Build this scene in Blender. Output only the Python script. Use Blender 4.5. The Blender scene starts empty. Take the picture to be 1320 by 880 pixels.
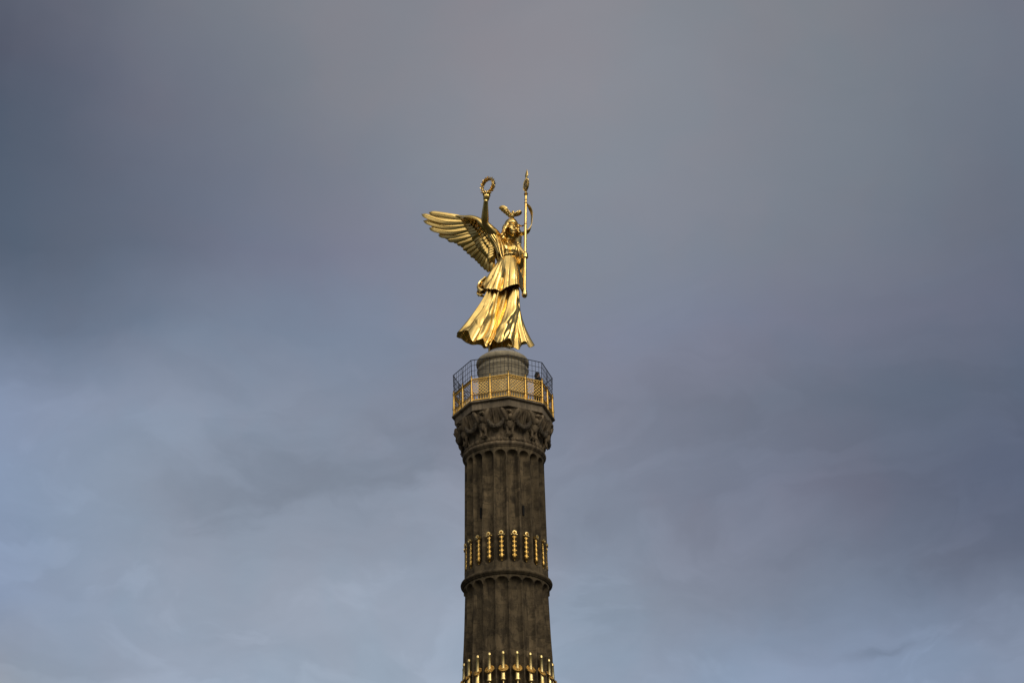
import bpy, bmesh, math, random
import numpy as np
from mathutils import Vector
random.seed(7)
rad = math.radians
PI = math.pi
scene = bpy.context.scene
COL = scene.collection

# ------------------------------------------------------------------ camera
CAM = np.array([0.0, -91.0, 1.6]); PITCH, YAW, ROLL = 26.5, 0.26, -1.15
FPX = 3117.0; IW, IH = 1320.0, 880.0
_p, _y, _r = rad(PITCH), rad(YAW), rad(ROLL)
FW = np.array([math.sin(_y)*math.cos(_p), math.cos(_y)*math.cos(_p), math.sin(_p)])
RT0 = np.array([math.cos(_y), -math.sin(_y), 0.0]); UP0 = np.cross(RT0, FW)
RT = RT0*math.cos(_r) + UP0*math.sin(_r); UP = -RT0*math.sin(_r) + UP0*math.cos(_r)
from mathutils import Matrix
cd = bpy.data.cameras.new('camera'); cam = bpy.data.objects.new('camera', cd); COL.objects.link(cam)
cd.sensor_width = 36.0; cd.lens = 36.0*FPX/IW; cd.clip_start = 0.5; cd.clip_end = 20000
m = Matrix.Identity(4)
for i in range(3):
    m[i][0], m[i][1], m[i][2], m[i][3] = RT[i], UP[i], -FW[i], CAM[i]
cam.matrix_world = m
scene.camera = cam

# ------------------------------------------------------------------ exposure, sun
scene.view_settings.view_transform = 'Standard'; scene.view_settings.look = 'None'
scene.view_settings.gamma = 1.0; scene.view_settings.use_curve_mapping = False
scene.view_settings.exposure = 0.0
SUN_AZ, SUN_EL = 142.0, 33.0        # degrees from +Y clockwise seen from above; behind the camera, to its right
SDIR = np.array([math.sin(rad(SUN_AZ))*math.cos(rad(SUN_EL)), math.cos(rad(SUN_AZ))*math.cos(rad(SUN_EL)), math.sin(rad(SUN_EL))])
sl = bpy.data.lights.new('sun', 'SUN'); sl.energy = 0.8; sl.angle = rad(26); sl.color = (1.0, 0.90, 0.74)
so = bpy.data.objects.new('sun', sl); COL.objects.link(so)
so.rotation_euler = Vector(SDIR).to_track_quat('Z', 'Y').to_euler(); so.location = (20, -40, 80)

# ------------------------------------------------------------------ node helper
class NT:
    def __init__(s, tree): s.t = tree
    def n(s, typ, ins=None, **attrs):
        nd = s.t.nodes.new(typ)
        for k, v in attrs.items(): setattr(nd, k, v)
        for k, v in (ins or {}).items():
            sock = nd.inputs[k]
            if hasattr(v, 'is_output') or isinstance(v, bpy.types.NodeSocket): s.t.links.new(v, sock)
            else: sock.default_value = v
        return nd
    def math(s, op, a, b=None, c=None, clamp=False):
        nd = s.t.nodes.new('ShaderNodeMath'); nd.operation = op; nd.use_clamp = clamp
        for i, v in enumerate((a, b, c)):
            if v is None: continue
            if isinstance(v, bpy.types.NodeSocket): s.t.links.new(v, nd.inputs[i])
            else: nd.inputs[i].default_value = v
        return nd.outputs[0]
    def mix(s, fac, a, b, mode='MIX'):
        nd = s.t.nodes.new('ShaderNodeMix'); nd.data_type = 'RGBA'; nd.blend_type = mode; nd.clamp_factor = True
        for sock, v in ((nd.inputs[0], fac), (nd.inputs[6], a), (nd.inputs[7], b)):
            if isinstance(v, bpy.types.NodeSocket): s.t.links.new(v, sock)
            elif isinstance(v, (int, float)): sock.default_value = v
            else: sock.default_value = (*v[:3], 1.0)
        return nd.outputs[2]
    def maprange(s, v, a, b, c, d, smooth=False):
        nd = s.t.nodes.new('ShaderNodeMapRange'); nd.clamp = True
        if smooth: nd.interpolation_type = 'SMOOTHSTEP'
        for i, x in enumerate((v, a, b, c, d)):
            if isinstance(x, bpy.types.NodeSocket): s.t.links.new(x, nd.inputs[i])
            else: nd.inputs[i].default_value = x
        return nd.outputs[0]

def lin(c):
    return [((v/255.0)/12.92 if v/255.0 <= 0.04045 else ((v/255.0+0.055)/1.055)**2.4) for v in c]

# ------------------------------------------------------------------ sky: overcast, banks of grey-violet cloud with thinner bluish gaps
world = bpy.data.worlds.new('World'); scene.world = world; world.use_nodes = True
wt = world.node_tree; wt.nodes.clear(); W = NT(wt)
tc = W.n('ShaderNodeTexCoord').outputs['Generated']
# slow wandering of the cloud banks
nz = W.n('ShaderNodeTexNoise', {'Vector': tc, 'Scale': 9.0, 'Detail': 5.0, 'Roughness': 0.55}).outputs['Color']
off = W.n('ShaderNodeVectorMath', {0: nz, 1: (0.5, 0.5, 0.5)}, operation='SUBTRACT').outputs[0]
off = W.n('ShaderNodeVectorMath', {0: off, 3: 0.055}, operation='SCALE').outputs[0]
dirw = W.n('ShaderNodeVectorMath', {0: tc, 1: off}, operation='ADD').outputs[0]
sep = W.n('ShaderNodeSeparateXYZ', {0: dirw})
az = W.math('ARCTAN2', sep.outputs[0], sep.outputs[1])          # 0 towards the column
u = W.math('MULTIPLY', az, 57.29578*0.895)                       # degrees on the sky
el = W.math('MULTIPLY', W.math('ARCSINE', sep.outputs[2]), 57.29578)
ROWS = [  # cloud colour along eight azimuths, from high to low in the sky
 [(92,96,111),(112,115,128),(125,128,138),(133,134,144),(140,137,146),(138,140,149),(131,133,142),(128,132,141),(115,118,132)],
 [(84,89,106),(108,111,128),(120,124,136),(132,134,144),(142,140,149),(140,142,152),(130,133,144),(125,130,140),(114,119,133)],
 [(80,91,109),(102,106,123),(114,119,136),(127,131,144),(138,141,152),(136,141,153),(128,132,144),(121,127,139),(108,115,130)],
 [(84,95,114),(95,105,123),(115,121,142),(124,127,147),(133,139,154),(132,137,152),(125,130,143),(115,121,137),(105,111,127)],
 [(106,119,142),(108,119,140),(121,133,154),(128,138,160),(130,134,152),(130,135,156),(122,126,146),(112,117,136),(103,108,128)],
 [(136,152,182),(135,146,168),(136,147,167),(131,139,157),(132,136,154),(122,127,145),(113,118,135),(100,108,126),(92,101,121)],
 [(138,156,188),(147,157,176),(140,148,166),(143,150,167),(140,148,166),(129,134,152),(114,118,137),(105,109,128),(88,97,120)],
 [(140,158,190),(149,162,183),(154,164,182),(157,166,184),(150,162,182),(137,147,165),(130,138,158),(112,120,140),(90,98,118)],
 [(150,155,165),(152,163,184),(155,168,188),(160,172,190),(152,166,187),(148,161,182),(143,158,185),(138,152,179),(126,137,158)],
]
ROW_EL = [26.5 + math.degrees(math.atan((440-yy)/FPX)) for yy in range(0, 881, 110)]
ROW_U = [math.degrees(math.atan((xx-660)/FPX)) for xx in range(0, 1321, 165)]
SKY_GAIN = 1.035
upos = W.maprange(u, ROW_U[0]-1, ROW_U[-1]+1, 0.0, 1.0)
cur = None
for i, row in enumerate(ROWS):
    rp = W.n('ShaderNodeValToRGB', {'Fac': upos}); cr = rp.color_ramp; cr.interpolation = 'B_SPLINE'
    while len(cr.elements) < len(row): cr.elements.new(0.5)
    for e, uu, c in zip(cr.elements, ROW_U, row):
        e.position = (uu-ROW_U[0]+1)/(ROW_U[-1]-ROW_U[0]+2); e.color = (*lin(c), 1)
    if cur is None: cur = rp.outputs[0]
    else:
        f = W.maprange(el, ROW_EL[i-1], ROW_EL[i], 0.0, 1.0)
        cur = W.mix(f, cur, rp.outputs[0])
# finer cloud texture, drawn out sideways
mp = W.n('ShaderNodeMapping', {'Vector': dirw, 'Scale': (9, 9, 24)}).outputs[0]
n1 = W.n('ShaderNodeTexNoise', {'Vector': mp, 'Scale': 1.3, 'Detail': 7.0, 'Roughness': 0.52, 'Distortion': 0.4}).outputs[0]
lowc = W.maprange(el, 29.0, 20.0, 0.12, 1.0, True)              # thin broken cloud lower down, smooth stratus above
amp = W.math('MULTIPLY', W.math('SUBTRACT', n1, 0.5), W.math('MULTIPLY', lowc, 0.42))
mp2 = W.n('ShaderNodeMapping', {'Vector': dirw, 'Scale': (30, 30, 85), 'Rotation': (0, rad(12), 0)}).outputs[0]
n2 = W.n('ShaderNodeTexNoise', {'Vector': mp2, 'Scale': 1.0, 'Detail': 6.0, 'Roughness': 0.55, 'Distortion': 0.6}).outputs[0]
amp2 = W.math('MULTIPLY', W.math('SUBTRACT', n2, 0.5), W.math('MULTIPLY', lowc, 0.11))
mp3 = W.n('ShaderNodeMapping', {'Vector': dirw, 'Scale': (13, 13, 30), 'Rotation': (0, rad(-14), 0), 'Location': (3.1, 0.4, 1.7)}).outputs[0]
n3 = W.n('ShaderNodeTexNoise', {'Vector': mp3, 'Scale': 1.0, 'Detail': 5.0, 'Roughness': 0.5, 'Distortion': 0.9}).outputs[0]
edge = W.math('SUBTRACT', W.maprange(n3, 0.47, 0.56, 0, 1, True), W.maprange(n3, 0.56, 0.78, 0, 1, True))       # cloud edges, sharp on one side
amp3 = W.math('MULTIPLY', W.math('SUBTRACT', edge, 0.35), W.math('MULTIPLY', lowc, 0.075))
# one long cloud bank with a crisp lower edge, left of the column
line = W.math('ADD', W.math('MULTIPLY', W.math('ADD', u, 6.4), 0.23), 22.0)
dd = W.math('ADD', W.math('SUBTRACT', el, line), W.math('MULTIPLY', W.math('SUBTRACT', n2, 0.5), 1.6))
bank = W.math('MULTIPLY', W.maprange(dd, -0.22, 0.30, 0, 1, True), W.maprange(dd, 0.3, 2.4, 1, 0, True))
bank = W.math('MULTIPLY', bank, W.math('MULTIPLY', W.maprange(u, -9.5, -6.0, 0, 1, True), W.maprange(u, -2.6, 0.6, 1, 0, True)))
amp = W.math('ADD', amp, W.math('MULTIPLY', bank, -0.15))
# a small dark scud low down on the right
du = W.math('MULTIPLY', W.math('SUBTRACT', u, 8.3), 1.3)
de = W.math('MULTIPLY', W.math('ADD', W.math('SUBTRACT', W.math('SUBTRACT', el, 18.78), W.math('MULTIPLY', W.math('SUBTRACT', u, 8.3), 0.16)), W.math('MULTIPLY', W.math('SUBTRACT', n2, 0.5), 0.8)), 7.5)
scud = W.math('EXPONENT', W.math('MULTIPLY', W.math('ADD', W.math('MULTIPLY', du, du), W.math('MULTIPLY', de, de)), -1.0))
amp = W.math('ADD', amp, W.math('MULTIPLY', scud, -0.17))
gain = W.math('ADD', W.math('ADD', amp, W.math('ADD', amp2, amp3)), SKY_GAIN)
n4 = W.n('ShaderNodeTexNoise', {'Vector': dirw, 'Scale': 22.0, 'Detail': 3.0, 'Roughness': 0.5}).outputs[0]
cur = W.mix(W.maprange(n4, 0.35, 0.65, 0, 1, True), W.mix(1.0, cur, (0.955, 0.985, 0.965), 'MULTIPLY'), W.mix(1.0, cur, (1.0, 0.985, 0.955), 'MULTIPLY'))
front = W.n('ShaderNodeVectorMath', {0: cur, 3: gain}, operation='SCALE').outputs[0]
# rest of the dome
nb = W.n('ShaderNodeTexNoise', {'Vector': tc, 'Scale': 3.2, 'Detail': 6.0, 'Roughness': 0.55}).outputs[0]
dome = W.mix(W.maprange(nb, 0.34, 0.66, 0, 1, True), lin((44, 48, 58)), lin((112, 120, 136)))
BDIR = (math.sin(rad(186))*math.cos(rad(38)), math.cos(rad(186))*math.cos(rad(38)), math.sin(rad(38)))   # brightest break in the cloud
dt = W.n('ShaderNodeVectorMath', {0: tc, 1: BDIR}, operation='DOT_PRODUCT').outputs['Value']
dz = W.n('ShaderNodeSeparateXYZ', {0: tc}).outputs[2]
wide = W.math('MULTIPLY', W.math('ADD', W.maprange(dt, 0.35, 0.92, 0.0, 0.27, True), W.maprange(dt, 0.76, 0.98, 0.0, 0.50, True)), W.maprange(dz, 0.14, 0.44, 0.06, 1.0, True))
brk = W.math('MULTIPLY', wide, W.maprange(nb, 0.30, 0.62, 0.45, 1.25, True))
glow = W.n('ShaderNodeVectorMath', {0: (1.80, 1.64, 1.36), 3: brk}, operation='SCALE').outputs[0]
dome = W.n('ShaderNodeVectorMath', {0: dome, 1: glow}, operation='ADD').outputs[0]
mk = W.math('MULTIPLY', W.maprange(W.math('ABSOLUTE', u), 13.0, 24.0, 1, 0, True),
            W.maprange(W.math('ABSOLUTE', W.math('SUBTRACT', el, 26.5)), 9.0, 20.0, 1, 0, True))
cloud = W.mix(mk, dome, front)
bgc = W.n('ShaderNodeBackground', {'Color': cloud, 'Strength': 1.0}).outputs[0]
sky = W.n('ShaderNodeTexSky', sky_type='NISHITA', sun_disc=False, sun_elevation=rad(SUN_EL), sun_rotation=rad(SUN_AZ))
bgs = W.n('ShaderNodeBackground', {'Color': sky.outputs[0], 'Strength': 0.06}).outputs[0]
mixs = W.n('ShaderNodeMixShader', {0: 0.93, 1: bgs, 2: bgc}).outputs[0]      # cloud cover lets a little blue through
wo = W.n('ShaderNodeOutputWorld', {'Surface': mixs})

# ------------------------------------------------------------------ materials
def mat(name):
    mt = bpy.data.materials.new(name); mt.use_nodes = True
    mt.node_tree.nodes.clear(); return mt, NT(mt.node_tree)

def finish(N, base, rough, metallic=0.0, bump=None, bstr=0.3, bdist=0.02, spec=0.4):
    p = N.n('ShaderNodeBsdfPrincipled')
    for k, v in (('Base Color', base), ('Roughness', rough), ('Metallic', metallic), ('Specular IOR Level', spec)):
        if isinstance(v, bpy.types.NodeSocket): N.t.links.new(v, p.inputs[k])
        elif isinstance(v, (int, float)): p.inputs[k].default_value = v
        else: p.inputs[k].default_value = (*v[:3], 1)
    if bump is not None:
        b = N.n('ShaderNodeBump', {'Height': bump, 'Strength': bstr, 'Distance': bdist})
        N.t.links.new(b.outputs[0], p.inputs['Normal'])
    N.n('ShaderNodeOutputMaterial', {'Surface': p.outputs[0]})

def gold_mat(name, tint=(0.95, 0.685, 0.25), r0=0.19, r1=0.30, bs=0.12):
    mt, N = mat(name)
    ob = N.n('ShaderNodeTexCoord').outputs['Object']
    a = N.n('ShaderNodeTexNoise', {'Vector': ob, 'Scale': 2.2, 'Detail': 6.0, 'Roughness': 0.6}).outputs[0]
    b = N.n('ShaderNodeTexNoise', {'Vector': ob, 'Scale': 14.0, 'Detail': 4.0, 'Roughness': 0.6}).outputs[0]
    col = N.mix(N.maprange(a, 0.35, 0.7, 0, 1), tint, (tint[0]*0.86, tint[1]*0.80, tint[2]*0.70))
    finish(N, col, N.maprange(a, 0.3, 0.7, r0, r1), 1.0, b, bs, 0.03)
    return mt
GOLD = gold_mat('gilded_bronze')
GOLD_SATIN = gold_mat('satin_gilding', (0.97, 0.76, 0.34), 0.34, 0.46, 0.06)
GOLD_DULL = gold_mat('tarnished_gilding', (0.56, 0.34, 0.095), 0.3, 0.45, 0.1)
GOLD_RAIL = gold_mat('gilded_iron', (0.70, 0.45, 0.13), 0.24, 0.42, 0.1)

def stone_mat(name, c0, c1, dark, soot, rough=0.9, courses=None, streak=0.8):
    mt, N = mat(name)
    ob = N.n('ShaderNodeTexCoord').outputs['Object']
    sp = N.n('ShaderNodeSeparateXYZ', {0: ob})
    th = N.math('ARCTAN2', sp.outputs[0], N.math('MULTIPLY', sp.outputs[1], -1.0))
    cyl = N.n('ShaderNodeCombineXYZ', {0: N.math('MULTIPLY', th, 1.7), 1: sp.outputs[2], 2: 0.0}).outputs[0]
    big = N.n('ShaderNodeTexNoise', {'Vector': ob, 'Scale': 0.9, 'Detail': 6.0, 'Roughness': 0.6}).outputs[0]
    fine = N.n('ShaderNodeTexNoise', {'Vector': ob, 'Scale': 9.0, 'Detail': 6.0, 'Roughness': 0.65}).outputs[0]
    base = N.mix(N.maprange(big, 0.32, 0.68, 0, 1), c0, c1)
    base = N.mix(N.math('MULTIPLY', N.maprange(fine, 0.45, 0.75, 0, 1), 0.45), base, (c1[0]*1.35, c1[1]*1.3, c1[2]*1.2))
    hgt = N.math('MULTIPLY', fine, 0.6)
    if courses:
        br = N.n('ShaderNodeTexBrick', {'Vector': cyl, 'Color1': (0.62, 0.62, 0.62, 1), 'Color2': (1.3, 1.28, 1.25, 1), 'Mortar': (0.62, 0.62, 0.62, 1),
                 'Scale': 1.0, 'Mortar Size': 0.012, 'Mortar Smooth': 0.2, 'Bias': 0.0, 'Brick Width': courses[0], 'Row Height': courses[1]})
        base = N.mix(0.8, base, br.outputs['Color'], 'MULTIPLY')
        hgt = N.math('SUBTRACT', hgt, br.outputs['Fac'])
    # rain streaks: soot drawn out downwards
    sm = N.n('ShaderNodeMapping', {'Vector': cyl, 'Scale': (3.4, 0.42, 1)}).outputs[0]
    st = N.n('ShaderNodeTexNoise', {'Vector': sm, 'Scale': 1.6, 'Detail': 5.0, 'Roughness': 0.62, 'Distortion': 0.5}).outputs[0]
    base = N.mix(N.math('MULTIPLY', N.maprange(st, 0.46, 0.72, 0, 1, True), soot*streak), base, dark)
    pm = N.n('ShaderNodeMapping', {'Vector': cyl, 'Scale': (1.9, 1.5, 1)}).outputs[0]
    pv = N.n('ShaderNodeTexNoise', {'Vector': pm, 'Scale': 1.5, 'Detail': 7.0, 'Roughness': 0.68, 'Distortion': 0.3}).outputs[0]
    base = N.mix(N.math('MULTIPLY', N.maprange(pv, 0.45, 0.60, 0, 1, True), soot*0.55), base, dark)
    # pale scours and repairs, lying along the beds of the stone
    fm = N.n('ShaderNodeMapping', {'Vector': cyl, 'Scale': (2.2, 5.0, 1)}).outputs[0]
    fn = N.n('ShaderNodeTexNoise', {'Vector': fm, 'Scale': 1.3, 'Detail': 6.0, 'Roughness': 0.7}).outputs[0]
    base = N.mix(N.math('MULTIPLY', N.maprange(fn, 0.62, 0.74, 0, 1, True), 0.5), base, (c1[0]*1.9, c1[1]*1.85, c1[2]*1.75))
    finish(N, base, rough, 0.0, hgt, 0.5, 0.03, 0.2)
    return mt
STONE = stone_mat('weathered_sandstone', (0.106, 0.080, 0.047), (0.182, 0.139, 0.084), (0.016, 0.0135, 0.011), 0.95, courses=(0.95, 0.62), streak=0.7)
CARVED = stone_mat('carved_sandstone', (0.150, 0.115, 0.074), (0.25, 0.190, 0.122), (0.022, 0.018, 0.015), 0.85)
SOOTY = stone_mat('sooty_sandstone', (0.085, 0.069, 0.050), (0.15, 0.122, 0.086), (0.016, 0.014, 0.013), 0.8)
DECKST = stone_mat('platform_sandstone', (0.20, 0.160, 0.112), (0.27, 0.218, 0.155), (0.05, 0.043, 0.037), 0.6, courses=(1.6, 3.0))
PEDST = stone_mat('pedestal_stone', (0.36, 0.31, 0.215), (0.44, 0.38, 0.27), (0.15, 0.13, 0.10), 0.45)
def plain(name, c, rough=0.6, metallic=0.0, sc=20, var=0.25, bs=0.1):
    mt, N = mat(name)
    ob = N.n('ShaderNodeTexCoord').outputs['Object']
    a = N.n('ShaderNodeTexNoise', {'Vector': ob, 'Scale': sc, 'Detail': 4.0}).outputs[0]
    col = N.mix(a, [v*(1-var) for v in c], [v*(1+var) for v in c])
    finish(N, col, rough, metallic, a, bs, 0.01)
    return mt
LEAD = plain('lead_capping', (0.30, 0.31, 0.34), 0.45, 0.0, 6, 0.15)
IRON = plain('dark_iron', (0.035, 0.036, 0.042), 0.5, 0.4)
DARKVOID = plain('shadowed_opening', (0.008, 0.008, 0.008), 0.9)
COAT = plain('dark_coat', (0.012, 0.014, 0.02), 0.8)
SKIN = plain('skin', (0.42, 0.26, 0.19), 0.55)
HAIRM = plain('dark_hair', (0.012, 0.010, 0.009), 0.6)
GRANITE = plain('red_granite', (0.22, 0.12, 0.09), 0.45, 0, 12, 0.35)
mt, N = mat('ground_cover')
ob = N.n('ShaderNodeTexCoord').outputs['Object']
dist = N.n('ShaderNodeVectorMath', {0: ob}, operation='LENGTH').outputs['Value']
a = N.n('ShaderNodeTexNoise', {'Vector': ob, 'Scale': 0.06, 'Detail': 8.0}).outputs[0]
park = N.mix(a, (0.018, 0.026, 0.010), (0.05, 0.06, 0.022))
asph = N.mix(a, (0.04, 0.04, 0.04), (0.06, 0.06, 0.06))
finish(N, N.mix(N.maprange(dist, 99.8, 100.2, 0, 1), asph, park), 0.95, 0.0, a, 0.3, 0.5, 0.1)
GROUND = mt

# ------------------------------------------------------------------ mesh building
class MB:
    def __init__(s): s.v = []; s.f = []; s.n = 0
    def add(s, V, F):
        V = np.asarray(V, float).reshape(-1, 3)
        s.v.append(V); s.f += [tuple(int(i)+s.n for i in f) for f in F]; s.n += len(V); return s
    def grid(s, G, cu=False, cv=False, cap0=False, cap1=False):
        G = np.asarray(G, float); a, b = G.shape[:2]
        F = []
        for i in range(a if cu else a-1):
            i2 = (i+1) % a
            for j in range(b if cv else b-1):
                j2 = (j+1) % b
                F.append((i*b+j, i*b+j2, i2*b+j2, i2*b+j))
        if cap0: F.append(tuple(range(b-1, -1, -1)))
        if cap1: F.append(tuple((a-1)*b+j for j in range(b)))
        return s.add(G.reshape(-1, 3), F)
    def tube(s, P, R, n=10, caps=True, flat=1.0, up=None, rounded=False):
        P = np.asarray(P, float); R = np.broadcast_to(np.asarray(R, float), (len(P),)).copy()
        if rounded:
            d0 = P[0]-P[1]; d0 /= np.linalg.norm(d0)+1e-9; d1 = P[-1]-P[-2]; d1 /= np.linalg.norm(d1)+1e-9
            k = [1.0, 0.92, 0.7, 0.38]
            o = [0, 0.38, 0.72, 0.93]
            P = np.vstack([[P[0]+d0*R[0]*o[i] for i in (3, 2, 1)], P, [P[-1]+d1*R[-1]*o[i] for i in (1, 2, 3)]])
            R = np.concatenate([[R[0]*k[i] for i in (3, 2, 1)], R, [R[-1]*k[i] for i in (1, 2, 3)]])
        T = np.gradient(P, axis=0); T /= np.linalg.norm(T, axis=1)[:, None]+1e-9
        ref = np.array(up if up is not None else (0.3, 0.9, 0.2), float)
        a = np.cross(T[0], ref); a /= np.linalg.norm(a)+1e-9
        G = []
        for i in range(len(P)):
            a = a - T[i]*(a@T[i]); a /= np.linalg.norm(a)+1e-9
            b = np.cross(T[i], a)
            ang = np.arange(n)*2*PI/n
            G.append(P[i] + R[i]*(np.cos(ang)[:, None]*a*1.0 + np.sin(ang)[:, None]*b*flat))
        return s.grid(np.array(G), cv=True, cap0=caps, cap1=caps)
    def ell(s, c, r, R=None, nu=14, nv=9):
        th = np.arange(nu)*2*PI/nu; ph = np.linspace(-PI/2+0.12, PI/2-0.12, nv)
        r = np.broadcast_to(np.asarray(r, float), (3,))
        G = np.stack([np.cos(ph)[:, None]*np.cos(th)*r[0], np.cos(ph)[:, None]*np.sin(th)*r[1], np.repeat(np.sin(ph)[:, None], nu, 1)*r[2]], -1)
        if R is not None: G = G @ np.asarray(R).T
        return s.grid(G+np.asarray(c, float), cv=True, cap0=True, cap1=True)
    def lathe(s, prof, n=96, a0=0.0, caps=True):
        th = np.arange(n)*2*PI/n + a0
        G = np.array([[(r*math.sin(t), -r*math.cos(t), z) for t in th] for r, z in prof])
        return s.grid(G, cv=True, cap0=caps, cap1=caps)
    def box(s, c, h, R=None):
        V = np.array([(x, y, z) for x in (-1, 1) for y in (-1, 1) for z in (-1, 1)], float)*np.asarray(h, float)
        if R is not None: V = V @ np.asarray(R).T
        return s.add(V+np.asarray(c, float), [(0, 1, 3, 2), (4, 6, 7, 5), (0, 4, 5, 1), (2, 3, 7, 6), (0, 2, 6, 4), (1, 5, 7, 3)])
    def bar(s, p, q, r, n=6): return s.tube([p, (np.asarray(p)+np.asarray(q))/2, q], r, n)
    def arrays(s): return np.vstack(s.v), s.f

ORIGIN = {}
def make_mesh(name, V, F, material, smooth=True, sharp=40):
    me = bpy.data.meshes.new(name); me.from_pydata([tuple(v) for v in V], [], F)
    bm = bmesh.new(); bm.from_mesh(me); bmesh.ops.recalc_face_normals(bm, faces=bm.faces); bm.to_mesh(me); bm.free()
    if smooth:
        me.polygons.foreach_set('use_smooth', [True]*len(me.polygons))
        if sharp: me.set_sharp_from_angle(angle=rad(sharp))
    me.materials.append(material); me.update(); return me
def root_of(o):
    while o.parent: o = o.parent
    return o
def build(mb, name, material, parent=None, smooth=True, sharp=40, origin=None):
    V, F = mb.arrays()
    if parent is not None: o0 = ORIGIN[root_of(parent).name]
    else: o0 = np.asarray(origin if origin is not None else (0, 0, 0), float)
    o = bpy.data.objects.new(name, make_mesh(name, V-o0, F, material, smooth, sharp)); COL.objects.link(o)
    if parent is not None: o.parent = parent
    else: o.location = tuple(o0); ORIGIN[o.name] = o0
    return o
def tag(o, label=None, cat=None, group=None, kind=None):
    for k, v in (('label', label), ('category', cat), ('group', group), ('kind', kind)):
        if v: o[k] = v
    return o
def thing(name, loc, label, cat, group=None):
    o = bpy.data.objects.new(name, None); COL.objects.link(o); o.location = loc; o.empty_display_size = 0.3
    ORIGIN[o.name] = np.asarray(loc, float); return tag(o, label, cat, group)
def remesh(mb, voxel, smooth=3):
    V, F = mb.arrays()
    me = bpy.data.meshes.new('work'); me.from_pydata([tuple(v) for v in V], [], F)
    bm = bmesh.new(); bm.from_mesh(me); bmesh.ops.recalc_face_normals(bm, faces=bm.faces); bm.to_mesh(me); bm.free()
    o = bpy.data.objects.new('work', me); COL.objects.link(o)
    md = o.modifiers.new('r', 'REMESH'); md.mode = 'VOXEL'; md.voxel_size = voxel
    if smooth:
        sm = o.modifiers.new('s', 'SMOOTH'); sm.iterations = smooth; sm.factor = 0.5
    dg = bpy.context.evaluated_depsgraph_get(); ev = o.evaluated_get(dg); m2 = ev.to_mesh()
    V2 = np.array([v.co[:] for v in m2.vertices]); F2 = [tuple(p.vertices) for p in m2.polygons]
    ev.to_mesh_clear(); bpy.data.objects.remove(o); bpy.data.meshes.remove(me)
    r = MB(); r.add(V2, F2); return r

def S(px, py, Y):
    """point of the statue seen at a place of the picture, at its own depth Y"""
    d = FW + RT*((px-IW/2)/FPX) + UP*((IH/2-py)/FPX)
    return CAM + d*((Y-CAM[1])/d[1])
def crv(P, n):
    """smooth curve through control points"""
    P = np.asarray(P, float); k = len(P)
    if k == 2: return P[0]+(P[1]-P[0])*np.linspace(0, 1, n)[:, None]
    E = np.vstack([2*P[0]-P[1], P, 2*P[-1]-P[-2]])
    out = []
    for t in np.linspace(0, k-1-1e-9, n):
        i = int(t); f = t-i
        a, b, c, d = E[i:i+4]
        out.append(0.5*((2*b)+(-a+c)*f+(2*a-5*b+4*c-d)*f*f+(-a+3*b-3*c+d)*f**3))
    return np.array(out)
def ip(x, xs, ys): return np.interp(x, xs, ys)
def sstep(x): x = np.clip(x, 0, 1); return x*x*(3-2*x)

# ------------------------------------------------------------------ ground
g = MB(); ang = np.arange(96)*2*PI/96
g.grid(np.array([[(r*math.cos(t), r*math.sin(t), 0) for t in ang] for r in (0.5, 20, 100, 400, 1500, 6000)]), cv=True, cap0=True)
tag(build(g, 'ground', GROUND, smooth=False), kind='structure')

# ------------------------------------------------------------------ column
FL0 = -6.0                     # azimuth of one flute, the others every 18 degrees
column = thing('monument_column', (0, 0, 0), 'dark weathered fluted sandstone column hung with gilded gun barrels', 'column'); column['kind'] = 'thing'

def fluted(z0, z1, r0, r1, fz0, fz1, depth=0.23):
    """shaft from z0 up to z1; flutes end round at fz0 and fz1"""
    per = 22; na = 20*per
    hw = 0.425*2*PI*r0/20       # half width of a flute
    zs = sorted(set(np.concatenate([[z0, z1], np.linspace(fz0-0.02, fz0+hw+0.02, 16), np.linspace(fz1-hw-0.02, fz1+0.02, 16), np.linspace(fz0+hw+0.05, fz1-hw-0.05, 28)]).round(4)))
    th = rad(FL0) + (np.arange(na)+0.5)*2*PI/na - PI/20
    loc = ((np.arange(na)+0.5) % per)/per - 0.5
    G = []
    for z in zs:
        R = r0+(r1-r0)*(z-z0)/(z1-z0)
        uu = np.abs(loc)*2*PI*R/20
        dz = max(0.0, fz0+hw-z, z-(fz1-hw))
        t = np.sqrt(uu**2+dz**2)/hw
        dep = depth*np.sqrt(np.clip(1-t**2, 0, 1))
        rr = R-dep
        G.append(np.stack([rr*np.sin(th), -rr*np.cos(th), np.full(na, z)], -1))
    return MB().grid(np.array(G), cv=True, cap0=True, cap1=True)
up_sh = build(fluted(36.20, 41.50, 1.685, 1.625, 36.43, 41.32), 'upper_shaft', STONE, column, sharp=35)
lo_sh = build(fluted(22.0, 35.95, 1.985, 1.715, 24.0, 35.83), 'lower_shaft', STONE, column, sharp=35)
# ring between the drums
mb = MB().lathe([(1.70, 35.93), (1.76, 35.93), (1.775, 35.955), (1.80, 35.975), (1.835, 36.01), (1.845, 36.055), (1.83, 36.10), (1.79, 36.13), (1.765, 36.14), (1.765, 36.17), (1.72, 36.20), (1.69, 36.215), (1.6, 36.215)], 128)
build(mb, 'ring_moulding', STONE, column)
mb = MB().lathe([(1.60, 41.47), (1.655, 41.47), (1.665, 41.50), (1.69, 41.515), (1.715, 41.56), (1.722, 41.60), (1.71, 41.645), (1.68, 41.68), (1.65, 41.69), (1.60, 41.70)], 128)
build(mb, 'neck_moulding', CARVED, column)
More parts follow.
